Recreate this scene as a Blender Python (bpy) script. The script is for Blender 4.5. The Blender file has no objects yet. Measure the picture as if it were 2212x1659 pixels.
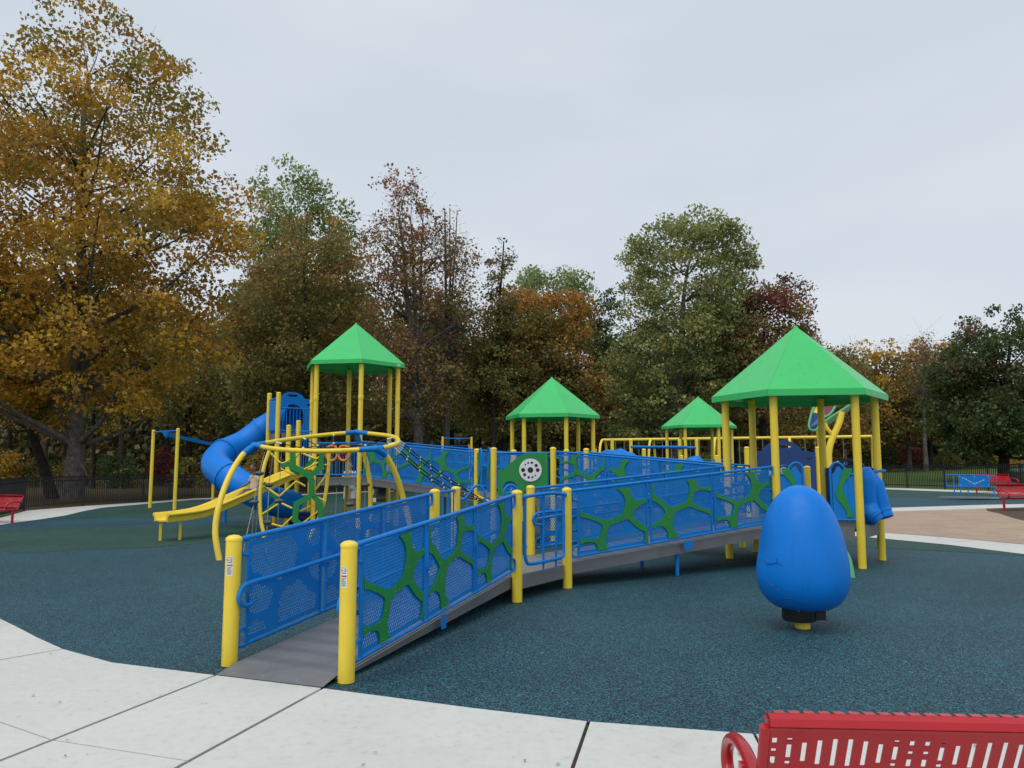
import bpy, bmesh, math, random
import numpy as np
from mathutils import Vector, Matrix
S = bpy.context.scene
COL = S.collection
R = math.radians
random.seed(7)

# ---------------------------------------------------------------- camera
EYE, PITCH, F = 1.62, R(6.066), 1661.0
cam = bpy.data.cameras.new('camera')
cam.sensor_width = 36; cam.lens = 27.03; cam.clip_start = 0.05; cam.clip_end = 3000
camo = bpy.data.objects.new('camera', cam); COL.objects.link(camo)
camo.location = (0, 0, EYE); camo.rotation_euler = (R(90) + PITCH, 0, 0)
S.camera = camo

# ---------------------------------------------------------------- sky, sun, exposure
SUN_EL, SUN_AZ = R(62), R(205)
wd = bpy.data.worlds.new('World'); S.world = wd; wd.use_nodes = True
nt = wd.node_tree; nt.nodes.clear()
def N(t, typ, **k):
    n = t.nodes.new(typ)
    for a, v in k.items():
        if a.startswith('i_'): n.inputs[a[2:].replace('_', ' ')].default_value = v
        else: setattr(n, a, v)
    return n
sky = N(nt, 'ShaderNodeTexSky', sky_type='NISHITA'); sky.sun_disc = False
sky.sun_elevation = SUN_EL; sky.sun_rotation = SUN_AZ; sky.air_density = 1.0; sky.dust_density = 3.0
tc = N(nt, 'ShaderNodeTexCoord')
mp = N(nt, 'ShaderNodeMapping'); mp.inputs['Scale'].default_value = (1.0, 1.0, 3.2)
no = N(nt, 'ShaderNodeTexNoise'); no.inputs['Scale'].default_value = 1.7; no.inputs['Detail'].default_value = 4.0; no.inputs['Roughness'].default_value = .45
cr = N(nt, 'ShaderNodeValToRGB')
cr.color_ramp.elements[0].position = .3; cr.color_ramp.elements[0].color = (5.55, 6.3, 7.15, 1)
cr.color_ramp.elements[1].position = .72; cr.color_ramp.elements[1].color = (6.85, 7.3, 7.85, 1)
mx = N(nt, 'ShaderNodeMixRGB'); mx.inputs[0].default_value = .93
bg = N(nt, 'ShaderNodeBackground'); bg.inputs['Strength'].default_value = .1
wo = N(nt, 'ShaderNodeOutputWorld')
L = nt.links.new
L(tc.outputs['Generated'], mp.inputs[0]); L(mp.outputs[0], no.inputs['Vector']); L(no.outputs[0], cr.inputs[0])
L(sky.outputs[0], mx.inputs[1]); L(cr.outputs[0], mx.inputs[2]); L(mx.outputs[0], bg.inputs[0]); L(bg.outputs[0], wo.inputs[0])
sl = bpy.data.lights.new('sun', 'SUN'); sl.energy = 1.5; sl.angle = R(50); sl.color = (1.0, .975, .94)
so = bpy.data.objects.new('sun', sl); COL.objects.link(so); so.location = (0, -20, 60)
so.rotation_euler = (R(28), 0, R(-25))
S.view_settings.view_transform = 'Standard'; S.view_settings.look = 'None'
S.view_settings.exposure = 0.12; S.view_settings.gamma = 1.0; S.view_settings.use_curve_mapping = False

# ---------------------------------------------------------------- helpers
def ground(x):                      # the site rises gently to the right
    return .031 * max(0.0, x - 6)
_c, _s = math.cos(PITCH), math.sin(PITCH)
def at(x, y, d):                    # survey helper: sight-line read in the photograph (2212 px wide) at distance d
    u = (x - 1106) / F; v = (829.5 - y) / F
    a, b, e = u, _c - _s * v, _s + _c * v
    return Vector((a * d / b, d, EYE + e * d / b))

BASE = {}
def wloc(o):
    return BASE.get(o.name, Vector((0, 0, 0))) if o else Vector((0, 0, 0))
def tag(o, label=None, cat=None, group=None, kind=None):
    if label: o['label'] = label
    if cat: o['category'] = cat
    if group: o['group'] = group
    if kind: o['kind'] = kind
    return o
def thing(name, label, cat, loc=(0, 0, 0), group=None):
    o = bpy.data.objects.new(name, None); COL.objects.link(o)
    o.empty_display_size = .2; o.location = loc; BASE[o.name] = Vector(loc)
    return tag(o, label, cat, group)
def link(name, me, parent=None, loc=None, mat=None, M=None):
    o = bpy.data.objects.new(name, me); COL.objects.link(o)
    if parent: o.parent = parent
    pb = wloc(parent)
    if M is not None: o.matrix_basis = Matrix.Translation(-pb) @ M; BASE[o.name] = M.translation.copy()
    else:
        l = Vector(loc) if loc is not None else pb
        o.location = l - pb; BASE[o.name] = l.copy()
    return o

class MB:
    def __init__(s): s.v = []; s.f = []
    def add(s, vs, fs):
        o = len(s.v); s.v += [tuple(v) for v in vs]; s.f += [tuple(i + o for i in f) for f in fs]; return s
    def box(s, c, size, rz=0, M=None):
        x, y, z = [q / 2 for q in size]
        vs = [Vector((a * x, b * y, e * z)) for a in (-1, 1) for b in (-1, 1) for e in (-1, 1)]
        m = M if M is not None else Matrix.Rotation(rz, 3, 'Z')
        c = Vector(c)
        return s.add([m @ v + c for v in vs], [(0, 1, 3, 2), (4, 6, 7, 5), (0, 4, 5, 1), (2, 3, 7, 6), (0, 2, 6, 4), (1, 5, 7, 3)])
    def bar(s, p, q, w, h, up=(0, 0, 1)):
        p, q = Vector(p), Vector(q); d = q - p; Ln = d.length
        if Ln < 1e-6: return s
        x = d / Ln; up = Vector(up)
        y = up.cross(x)
        if y.length < 1e-4: y = Vector((0, 1, 0)).cross(x)
        if y.length < 1e-4: y = Vector((1, 0, 0)).cross(x)
        y.normalize(); z = x.cross(y)
        m = Matrix((x, y, z)).transposed()
        return s.box((p + q) / 2, (Ln, w, h), M=m)
    def tube(s, pts, r, seg=10, closed=False):
        pts = [Vector(p) for p in pts]; n = len(pts)
        rs = r if isinstance(r, (list, tuple)) else [r] * n
        T = []
        for i in range(n):
            a = pts[i - 1] if (i > 0 or closed) else pts[i]
            b = pts[(i + 1) % n] if (i < n - 1 or closed) else pts[i]
            d = b - a; T.append(d.normalized() if d.length > 1e-9 else Vector((0, 0, 1)))
        ref = Vector((0, 0, 1)) if abs(T[0].z) < .9 else Vector((1, 0, 0))
        u = T[0].cross(ref).normalized(); vs = []; fs = []
        for i in range(n):
            u = (u - T[i] * u.dot(T[i]))
            u = u.normalized() if u.length > 1e-6 else T[i].orthogonal().normalized()
            w = T[i].cross(u)
            for k in range(seg):
                a = 2 * math.pi * k / seg
                vs.append(pts[i] + (u * math.cos(a) + w * math.sin(a)) * rs[i])
        for i in range(n if closed else n - 1):
            j = (i + 1) % n
            for k in range(seg):
                k2 = (k + 1) % seg
                fs.append((i * seg + k, i * seg + k2, j * seg + k2, j * seg + k))
        if not closed:
            fs.append(tuple(range(seg - 1, -1, -1))); fs.append(tuple((n - 1) * seg + k for k in range(seg)))
        return s.add(vs, fs)
    def lathe(s, prof, c=(0, 0, 0), seg=20, sx=1, sy=1):
        vs = []; fs = []; n = len(prof)
        for (r, z) in prof:
            for k in range(seg):
                a = 2 * math.pi * k / seg
                vs.append((c[0] + r * math.cos(a) * sx, c[1] + r * math.sin(a) * sy, c[2] + z))
        for i in range(n - 1):
            for k in range(seg):
                k2 = (k + 1) % seg
                fs.append((i * seg + k, i * seg + k2, (i + 1) * seg + k2, (i + 1) * seg + k))
        fs.append(tuple(range(seg - 1, -1, -1))); fs.append(tuple((n - 1) * seg + k for k in range(seg)))
        return s.add(vs, fs)
    def prism(s, pts, off):
        pts = [Vector(p) for p in pts]; off = Vector(off); n = len(pts)
        return s.add(pts + [p + off for p in pts], [tuple(range(n - 1, -1, -1)), tuple(range(n, 2 * n))] +
                     [(i, (i + 1) % n, n + (i + 1) % n, n + i) for i in range(n)])
    def ball(s, c, r, seg=12, rings=8, sc=(1, 1, 1), M=None):
        vs = []; fs = []; c = Vector(c)
        for i in range(rings + 1):
            t = math.pi * i / rings
            for k in range(seg):
                a = 2 * math.pi * k / seg
                v = Vector((math.sin(t) * math.cos(a) * r * sc[0], math.sin(t) * math.sin(a) * r * sc[1], math.cos(t) * r * sc[2]))
                if M is not None: v = M @ v
                vs.append(c + v)
        for i in range(rings):
            for k in range(seg):
                k2 = (k + 1) % seg
                fs.append((i * seg + k, (i + 1) * seg + k, (i + 1) * seg + k2, i * seg + k2))
        return s.add(vs, fs)
    def mesh(s, name, mat, smooth=40, base=None, fix=True):
        b = Vector(base) if base is not None else Vector((0, 0, 0))
        me = bpy.data.meshes.new(name)
        me.from_pydata([(v[0] - b.x, v[1] - b.y, v[2] - b.z) for v in s.v], [], s.f)
        if fix:
            bm = bmesh.new(); bm.from_mesh(me); bmesh.ops.remove_doubles(bm, verts=bm.verts, dist=1e-5)
            bmesh.ops.recalc_face_normals(bm, faces=bm.faces); bm.to_mesh(me); bm.free()
        if mat: me.materials.append(mat)
        if smooth:
            me.shade_smooth(); me.set_sharp_from_angle(angle=R(smooth))
        return me
    def build(s, name, mat, parent=None, smooth=40, label=None, cat=None, group=None, kind=None, fix=True):
        if not s.v: return None
        if parent is None:
            a = np.array(s.v); b = Vector(((a[:, 0].min() + a[:, 0].max()) / 2, (a[:, 1].min() + a[:, 1].max()) / 2, a[:, 2].min()))
        else: b = wloc(parent)
        o = link(name, s.mesh(name, mat, smooth, b, fix), parent, b)
        return tag(o, label, cat, group, kind)

def arc(pts, n=6, closed=False):     # smooth Catmull-Rom through points
    pts = [Vector(p) for p in pts]; out = []; m = len(pts)
    rng = range(m) if closed else range(m - 1)
    for i in rng:
        p1, p2 = pts[i], pts[(i + 1) % m]
        p0 = pts[i - 1] if (i > 0 or closed) else p1 * 2 - p2
        p3 = pts[(i + 2) % m] if (i < m - 2 or closed) else p2 * 2 - p1
        for k in range(n):
            t = k / n
            out.append(.5 * ((2 * p1) + (p2 - p0) * t + (2 * p0 - 5 * p1 + 4 * p2 - p3) * t * t + (3 * p1 - p0 - 3 * p2 + p3) * t ** 3))
    if not closed: out.append(pts[-1])
    return out

# ---------------------------------------------------------------- materials
def newmat(name):
    m = bpy.data.materials.new(name); m.use_nodes = True; t = m.node_tree
    return m, t, t.nodes['Principled BSDF']
def noise(t, scale, detail=4, rough=.55, coord='Object', sc=None):
    c = N(t, 'ShaderNodeTexCoord'); n = N(t, 'ShaderNodeTexNoise')
    n.inputs['Scale'].default_value = scale; n.inputs['Detail'].default_value = detail; n.inputs['Roughness'].default_value = rough
    if sc:
        m = N(t, 'ShaderNodeMapping'); m.inputs['Scale'].default_value = sc
        t.links.new(c.outputs[coord], m.inputs[0]); t.links.new(m.outputs[0], n.inputs['Vector'])
    else: t.links.new(c.outputs[coord], n.inputs['Vector'])
    return n
def ramp(t, src, stops):
    r = N(t, 'ShaderNodeValToRGB'); e = r.color_ramp.elements
    while len(e) < len(stops): e.new(.5)
    for q, (p, c) in zip(e, stops): q.position = p; q.color = (c[0], c[1], c[2], 1)
    t.links.new(src, r.inputs[0]); return r
def bump(t, src, strength, dist, bs):
    b = N(t, 'ShaderNodeBump'); b.inputs['Strength'].default_value = strength; b.inputs['Distance'].default_value = dist
    t.links.new(src, b.inputs['Height']); t.links.new(b.outputs[0], bs.inputs['Normal'])
def paint(name, rgb, rough=.42, var=.16, spec=.5, sc=2.3):
    m, t, b = newmat(name)
    n = noise(t, sc, 6, .6)
    d = tuple(c * (1 - var) + .012 * var for c in rgb); h = tuple(min(1, c * (1 + var * .35) + .01 * var) for c in rgb)
    r = ramp(t, n.outputs[0], [(.28, d), (.55, rgb), (.8, h)])
    ns = noise(t, 5, 6, .7, sc=(2.2, 2.2, .35)); rs = ramp(t, ns.outputs[0], [(.28, (.84, .83, .80)), (.46, (1, 1, 1))])
    mg = N(t, 'ShaderNodeMixRGB', blend_type='MULTIPLY'); mg.inputs[0].default_value = .8
    t.links.new(r.outputs[0], mg.inputs[1]); t.links.new(rs.outputs[0], mg.inputs[2])
    t.links.new(mg.outputs[0], b.inputs['Base Color'])
    n2 = noise(t, 9, 5, .65); rr = ramp(t, n2.outputs[0], [(.3, (rough - .07,) * 3), (.75, (rough + .12,) * 3)])
    t.links.new(rr.outputs[0], b.inputs['Roughness']); b.inputs['Specular IOR Level'].default_value = spec
    n3 = noise(t, 55, 2); bump(t, n3.outputs[0], .05, .004, b)
    return m
YEL = paint('yellow_powder_coat', (.89, .65, .05), .38, .10)
BLU = paint('blue_powder_coat', (.001, .195, .60), .46, .12, spec=.3)
BLUP = paint('blue_moulded_plastic', (.0008, .190, .68), .42, .10, spec=.25, sc=1.2)
NAVY = paint('navy_moulded_plastic', (.004, .045, .19), .42, .12, sc=1.2)
GRN = paint('green_sheet_plastic', (.012, .24, .045), .45, .12)
ROOF = paint('green_roof_paint', (.048, .53, .14), .36, .09, spec=.4, sc=.8)
RED = paint('red_plastisol', (.44, .004, .012), .26, .14, spec=.6)
GREY = paint('grey_deck_coating', (.16, .165, .17), .55, .22, sc=3)
PODG = paint('grey_rubber_pod', (.09, .095, .10), .6, .2)
BLACK = paint('black_fence_coat', (.010, .010, .011), .45, .2)
BLKP = paint('black_rubber', (.012, .012, .013), .55, .2)
WHITE = paint('white_sheet_plastic', (.72, .73, .74), .4, .06)
STEEL = paint('galvanised_steel', (.42, .43, .44), .35, .2); STEEL.node_tree.nodes['Principled BSDF'].inputs['Metallic'].default_value = .85
ROPE = paint('black_rope', (.012, .012, .014), .8, .2)
ORNG = paint('orange_plastic', (.75, .22, .03), .4, .1)
TRASH = paint('dark_green_metal', (.012, .05, .04), .5, .2)
LIMEP = paint('pale_green_plastic', (.10, .42, .18), .4, .1)

def rubber(name, a, b2, c2):
    m, t, bs = newmat(name)
    tcn = N(t, 'ShaderNodeTexCoord'); v = N(t, 'ShaderNodeTexVoronoi'); v.inputs['Scale'].default_value = 118
    t.links.new(tcn.outputs['Object'], v.inputs['Vector'])
    sep = N(t, 'ShaderNodeSeparateColor'); t.links.new(v.outputs['Color'], sep.inputs[0])
    r = ramp(t, sep.outputs[0], [(0, (.003, .005, .008)), (.31, (.006, .011, .016)), (.4, a), (.72, b2), (.95, tuple(q * .8 for q in c2)), (1, c2)])
    n = noise(t, .35, 6, .6); f = ramp(t, n.outputs[0], [(.25, (.66,) * 3), (.5, (1.0,) * 3), (.75, (1.2,) * 3)])
    mm = N(t, 'ShaderNodeMixRGB', blend_type='MULTIPLY'); mm.inputs[0].default_value = 1
    t.links.new(r.outputs[0], mm.inputs[1]); t.links.new(f.outputs[0], mm.inputs[2]); t.links.new(mm.outputs[0], bs.inputs['Base Color'])
    bs.inputs['Roughness'].default_value = .62; bs.inputs['Specular IOR Level'].default_value = .35
    bump(t, v.outputs['Distance'], .9, .006, bs)
    return m
RUB = rubber('blue_rubber_granules', (.009, .044, .068), (.018, .088, .125), (.065, .25, .30))
RUBG = rubber('green_rubber_granules', (.013, .058, .048), (.024, .098, .075), (.055, .19, .14))

def concrete(name, rgb):
    m, t, bs = newmat(name)
    n1 = noise(t, .7, 7, .62); n2 = noise(t, 14, 6, .7); n3 = noise(t, 1.0, 3, .5, sc=(1.5, 60, 1))
    r1 = ramp(t, n1.outputs[0], [(.28, tuple(c * q for c, q in zip(rgb, (.74, .73, .70)))), (.42, tuple(c * .95 for c in rgb)), (.6, rgb), (.85, tuple(min(.85, c * 1.06) for c in rgb))])
    r2 = ramp(t, n2.outputs[0], [(.25, (.70, .68, .64)), (.42, (.95, .95, .94)), (.55, (1, 1, 1)), (.9, (1.04, 1.04, 1.04))])
    mm = N(t, 'ShaderNodeMixRGB', blend_type='MULTIPLY'); mm.inputs[0].default_value = .8
    t.links.new(r1.outputs[0], mm.inputs[1]); t.links.new(r2.outputs[0], mm.inputs[2])
    v = N(t, 'ShaderNodeTexVoronoi'); v.inputs['Scale'].default_value = 3.1; c = N(t, 'ShaderNodeTexCoord'); t.links.new(c.outputs['Object'], v.inputs['Vector'])
    r3 = ramp(t, v.outputs['Distance'], [(.010, (.35, .32, .28)), (.018, (1, 1, 1))])
    m2 = N(t, 'ShaderNodeMixRGB', blend_type='MULTIPLY'); m2.inputs[0].default_value = .55
    t.links.new(mm.outputs[0], m2.inputs[1]); t.links.new(r3.outputs[0], m2.inputs[2])
    t.links.new(m2.outputs[0], bs.inputs['Base Color']); bs.inputs['Roughness'].default_value = .85
    ad = N(t, 'ShaderNodeMath', operation='ADD'); t.links.new(n3.outputs[0], ad.inputs[0]); t.links.new(n2.outputs[0], ad.inputs[1])
    bump(t, ad.outputs[0], .22, .004, bs)
    return m
CONC = concrete('broomed_concrete', (.585, .585, .55))
JOINT = paint('joint_filler', (.06, .030, .022), .9, .3)

def simple_noise_mat(name, stops, scale, rough=.9, bs_=.5, detail=8, bdist=.02, scale2=None):
    m, t, bs = newmat(name); n = noise(t, scale, detail, .68)
    r = ramp(t, n.outputs[0], stops); t.links.new(r.outputs[0], bs.inputs['Base Color'])
    bs.inputs['Roughness'].default_value = rough; bs.inputs['Specular IOR Level'].default_value = .2
    n2 = noise(t, scale2 or scale * 3, 4); bump(t, n2.outputs[0], bs_, bdist, bs)
    return m
MULCH = simple_noise_mat('brown_mulch', [(.3, (.03, .022, .016)), (.5, (.09, .066, .05)), (.7, (.17, .13, .10))], 14)
BARK = simple_noise_mat('grey_brown_bark', [(.3, (.04, .034, .028)), (.55, (.12, .105, .09)), (.8, (.24, .22, .19))], 5, scale2=18, bdist=.03)
BARKD = simple_noise_mat('dark_bark', [(.3, (.012, .010, .008)), (.55, (.032, .027, .022)), (.8, (.07, .06, .05))], 4, scale2=16, bdist=.03)
SKIN = paint('skin', (.45, .22, .15), .5, .08); SKIND = paint('brown_skin', (.22, .10, .06), .5, .08)
HAIR = paint('dark_hair', (.014, .010, .008), .6, .2)
SHIRT = paint('grey_white_cotton', (.55, .56, .60), .85, .08); CREAM = paint('cream_cotton', (.62, .48, .36), .85, .08)
SHOE = paint('black_shoe', (.02, .02, .022), .6, .2); CLOTHB = paint('dark_blue_cotton', (.03, .05, .10), .85, .15)

def pavers():
    m, t, bs = newmat('tan_brick_pavers')
    c = N(t, 'ShaderNodeTexCoord'); b = N(t, 'ShaderNodeTexBrick'); b.inputs['Scale'].default_value = 5
    b.inputs['Color1'].default_value = (.46, .33, .23, 1); b.inputs['Color2'].default_value = (.40, .29, .215, 1); b.inputs['Mortar'].default_value = (.30, .23, .17, 1)
    b.inputs['Mortar Size'].default_value = .02; t.links.new(c.outputs['Object'], b.inputs['Vector'])
    n = noise(t, 1.2, 6, .65); f = ramp(t, n.outputs[0], [(.25, (.8,) * 3), (.7, (1.08,) * 3)])
    mm = N(t, 'ShaderNodeMixRGB', blend_type='MULTIPLY'); mm.inputs[0].default_value = 1
    t.links.new(b.outputs[0], mm.inputs[1]); t.links.new(f.outputs[0], mm.inputs[2]); t.links.new(mm.outputs[0], bs.inputs['Base Color'])
    bs.inputs['Roughness'].default_value = .9; bump(t, b.outputs['Fac'], .3, -.004, bs); return m
PAVE = pavers()

def ground_mat():
    m, t, bs = newmat('grass_and_leaf_litter')
    n = noise(t, .5, 8, .7); n2 = noise(t, 9, 8, .75)
    g = ramp(t, n2.outputs[0], [(.3, (.040, .075, .018)), (.55, (.085, .14, .034)), (.75, (.15, .19, .055))])
    l = ramp(t, n2.outputs[0], [(.3, (.028, .024, .012)), (.5, (.075, .058, .026)), (.66, (.13, .085, .035)), (.78, (.26, .17, .06))])
    c = N(t, 'ShaderNodeTexCoord'); sx = N(t, 'ShaderNodeSeparateXYZ'); t.links.new(c.outputs['Object'], sx.inputs[0])
    mr = N(t, 'ShaderNodeMapRange'); mr.inputs['From Min'].default_value = -6; mr.inputs['From Max'].default_value = 14; t.links.new(sx.outputs[0], mr.inputs[0])
    mr2 = N(t, 'ShaderNodeMapRange'); mr2.inputs['From Min'].default_value = 100; mr2.inputs['From Max'].default_value = 82; t.links.new(sx.outputs[1], mr2.inputs[0])
    mu = N(t, 'ShaderNodeMath', operation='MULTIPLY'); t.links.new(mr.outputs[0], mu.inputs[0]); t.links.new(mr2.outputs[0], mu.inputs[1])
    ad = N(t, 'ShaderNodeMath', operation='ADD'); t.links.new(mu.outputs[0], ad.inputs[0]); t.links.new(n.outputs[0], ad.inputs[1])
    rr = ramp(t, ad.outputs[0], [(.62, (0, 0, 0)), (.95, (1, 1, 1))])
    mm = N(t, 'ShaderNodeMixRGB'); t.links.new(rr.outputs[0], mm.inputs[0]); t.links.new(l.outputs[0], mm.inputs[1]); t.links.new(g.outputs[0], mm.inputs[2])
    t.links.new(mm.outputs[0], bs.inputs['Base Color']); bs.inputs['Roughness'].default_value = .95; bs.inputs['Specular IOR Level'].default_value = .15
    bump(t, n2.outputs[0], .8, .05, bs); return m
GROUND = ground_mat()

def leafmat():
    m, t, bs = newmat('autumn_leaves')
    a = N(t, 'ShaderNodeAttribute', attribute_name='tint')
    t.links.new(a.outputs['Color'], bs.inputs['Base Color']); bs.inputs['Roughness'].default_value = .55; bs.inputs['Specular IOR Level'].default_value = .25
    tr = N(t, 'ShaderNodeBsdfTranslucent'); t.links.new(a.outputs['Color'], tr.inputs[0])
    mix = N(t, 'ShaderNodeMixShader'); mix.inputs[0].default_value = .38
    t.links.new(bs.outputs[0], mix.inputs[1]); t.links.new(tr.outputs[0], mix.inputs[2])
    t.links.new(mix.outputs[0], t.nodes['Material Output'].inputs[0]); return m
LEAF = leafmat()

def deckmat():
    m, t, bs = newmat('perforated_grey_deck')
    c = N(t, 'ShaderNodeTexCoord'); v = N(t, 'ShaderNodeTexVoronoi'); v.inputs['Scale'].default_value = 48; v.inputs['Randomness'].default_value = .12
    t.links.new(c.outputs['Object'], v.inputs['Vector'])
    r = ramp(t, v.outputs['Distance'], [(.26, (.045, .047, .05)), (.34, (.175, .18, .188))])
    n = noise(t, 2.2, 7, .65); f = ramp(t, n.outputs[0], [(.25, (.75,) * 3), (.7, (1.15,) * 3)])
    mm = N(t, 'ShaderNodeMixRGB', blend_type='MULTIPLY'); mm.inputs[0].default_value = 1
    t.links.new(r.outputs[0], mm.inputs[1]); t.links.new(f.outputs[0], mm.inputs[2]); t.links.new(mm.outputs[0], bs.inputs['Base Color'])
    bs.inputs['Roughness'].default_value = .5; bump(t, v.outputs['Distance'], .4, .004, bs); return m
DECK = deckmat()

# ---------------------------------------------------------------- ground
def sheet(name, pts, dz, mat, kind='structure', parent=None, thick=0):
    bm = bmesh.new()
    vs = [bm.verts.new((p[0], p[1], 0)) for p in pts]
    f = bm.faces.new(vs); bmesh.ops.triangulate(bm, faces=[f])
    for xc in (6.0,):
        bmesh.ops.bisect_plane(bm, geom=bm.verts[:] + bm.edges[:] + bm.faces[:], plane_co=(xc, 0, 0), plane_no=(1, 0, 0))
    if thick:
        r = bmesh.ops.extrude_face_region(bm, geom=bm.faces[:])
        for v in r['geom']:
            if isinstance(v, bmesh.types.BMVert): v.co.z -= thick
    for v in bm.verts: v.co.z += ground(v.co.x) + dz
    bmesh.ops.recalc_face_normals(bm, faces=bm.faces)
    if not thick:
        bm.normal_update()
        if sum(q.normal.z for q in bm.faces) < 0: bmesh.ops.reverse_faces(bm, faces=bm.faces)
    me = bpy.data.meshes.new(name); bm.to_mesh(me); bm.free(); me.materials.append(mat)
    o = link(name, me, parent, (0, 0, 0) if parent is None else None)
    if kind and parent is None: o['kind'] = kind
    return o
sheet('ground', [(-600, -200), (600, -200), (600, 1200), (-600, 1200)], -.02, GROUND)
farL = [(-13.9, 19), (-14.19, 21.6), (-14.41, 23.8), (-14.69, 25.6), (-15.5, 28.2), (-16.0, 30.4), (-15.68, 33.4), (-15.3, 37.4), (-13.38, 39.4), (-9.35, 47.9), (-6.7, 50.5)]
farM = [(0, 52), (7, 52), (14, 48.5), (18.6, 43), (19.3, 40.5), (20.2, 35.3), (20.82, 31.6), (21.6, 26), (23, 18)]
near = [(-5.46, 8.42), (-5.02, 8.01), (-4.5, 7.5), (-3.97, 7.03), (-3.29, 6.56), (-2.31, 6.18), (-1.39, 5.83), (-.25, 5.36), (.49, 5.09), (1.45, 4.86), (2.6, 4.7), (4.0, 4.75), (6, 5.2), (9, 6.6), (12, 9), (16, 11.5)]
rub_poly = [(-6.6, 8.9), (-9.4, 10.6), (-13.0, 14.6)] + farL + farM + list(reversed(near))
# slab apron beneath everything: concrete paths round the play area
sheet('concrete_path', [(-9, 8), (-16, 14), (-16.4, 20), (-16.1, 24.5), (-17.75, 28.5), (-17.4, 31.8), (-16.5, 35), (-15.97, 39.1), (-13.9, 41.4), (-9.9, 49.2), (-6.8, 51.7), (0, 53.2), (7.2, 53.2), (14.8, 49.5), (19.6, 43.8), (20.6, 41), (21.6, 35.6), (22.1, 31.8), (23, 26), (24.4, 18), (17, 11), (9.4, 6.3), (4, 4.5), (-4, 6)], -.012, CONC)
sheet('rubber_surface', rub_poly, -.006, RUB)
# green bands poured into the blue rubber
def blob(pts, n=5): return [(p.x, p.y) for p in arc([(a, b, 0) for a, b in pts], n, True)]
sheet('green_rubber_band', blob([(-12.9, 19.6), (-9.7, 20.8), (-5.5, 21.2), (-1, 20), (-1.2, 18.2), (-4.4, 17.2), (-6.29, 16.56), (-7.21, 15.63), (-8.45, 15.21), (-9.3, 14.7), (-11.4, 16.6)]), -.002, RUBG)
sheet('green_rubber_band', blob([(-13.9, 24.3), (-11.64, 24.9), (-7, 26), (-2, 25.6), (2, 28), (1, 40), (-6, 48), (-9.0, 46.5), (-13, 38.5), (-15.0, 36), (-15.2, 31), (-14.7, 27)]), -.002, RUBG)
sheet('green_rubber_band', [(6.6, 15.7), (7.25, 15.09), (8.18, 14.18), (8.9, 13.3), (9.6, 12.2), (9.0, 13.4), (8.56, 15.3), (8.01, 16.73), (7.43, 18.05), (6.9, 19), (6.2, 17.6)], -.002, RUBG)
sheet('green_rubber_band', [(16.1, 33.4), (17.2, 30.4), (18.2, 27.6), (19.4, 25), (21.2, 24.2), (21.3, 27), (20.5, 31.6), (19.9, 35.2), (19.0, 40), (17, 42), (15.2, 38)], -.002, RUBG)
# tan brick court with its pale concrete edging
edge_out = [(7.43, 18.05), (7.1, 19.4), (7.3, 21.3), (8.3, 23.6), (9.8, 25.3), (11.42, 26.1), (12.73, 26.2), (15.67, 26.23), (17.1, 26.0), (22, 25.2), (22, 14), (13.5, 10.4), (11.0, 10.4), (9.9, 11.6), (8.91, 13.62), (8.56, 15.3), (8.01, 16.73)]
edge_in = [(8.3, 18.7), (8.2, 20.0), (8.5, 21.7), (9.3, 23.3), (10.69, 24.44), (11.96, 24.51), (14.6, 24.46), (16.14, 24.51), (21.5, 23.6), (21.5, 15), (13.6, 11.5), (11.5, 11.8), (10.7, 13), (9.82, 15.0), (9.25, 16.63), (8.61, 17.99)]
sheet('concrete_edging', edge_out, .002, CONC)
sheet('brick_court', edge_in, .008, PAVE)
sheet('mulch_bed', [(14.81, 24.3), (14.3, 23.4), (13.99, 22.31), (13.4, 20.9), (13.07, 19.92), (13.4, 18.6), (15, 17.5), (21, 16.5), (21, 23.3), (16.2, 24.3)], .014, MULCH)
sheet('mulch_bed', blob([(10.9, 16.6), (11.3, 15.4), (12.6, 15.2), (13.0, 16.2), (12.0, 17.0)]), .014, MULCH)

# near plaza: poured slabs with open joints
plaza = sheet('concrete_plaza', [(-14, -6), (14, -6), (14, 9), (9, 6.35), (6, 4.95), (4.0, 4.5), (2.6, 4.45), (1.45, 4.61), (.49, 4.84), (-.25, 5.11), (-1.39, 5.58), (-2.31, 5.93), (-3.29, 6.31), (-3.97, 6.78), (-5.02, 7.76), (-5.46, 8.17), (-6.6, 8.65), (-9.4, 10.35), (-14, 14.3)], -.0085, JOINT)
lines = [((-13, 9.5), (-13.6, 7)), ((-8.2, 11.5), (-10.4, 5.6)), ((-3.97, 7.03), (-4.28, 6.64)), ((-2.3, 6.15), (-2.82, 4.42)), ((-1.39, 5.79), (-1.8, 4.34)), ((.49, 5.09), (.33, 4.34)), ((1.47, 4.87), (1.41, 4.42)), ((3.2, 4.7), (3.2, 4)), ((5.0, 4.7), (5.1, 4)), ((7, 5), (7.3, 4)), ((14, 7), (14, 4))]
edge = [(-13.8, 14.5), (-9.4, 10.55), (-6.6, 8.85)] + [(-5.47, 8.41), (-5.03, 8.0), (-4.5, 7.49), (-3.98, 7.02), (-3.3, 6.55), (-2.32, 6.17), (-1.4, 5.82), (-.26, 5.35), (.485, 5.08), (1.45, 4.855), (2.6, 4.69), (4.0, 4.74), (6, 5.18), (9, 6.55), (14, 9.9)]
full = edge + [(14, -5.5), (-14, -5.5)]
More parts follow.
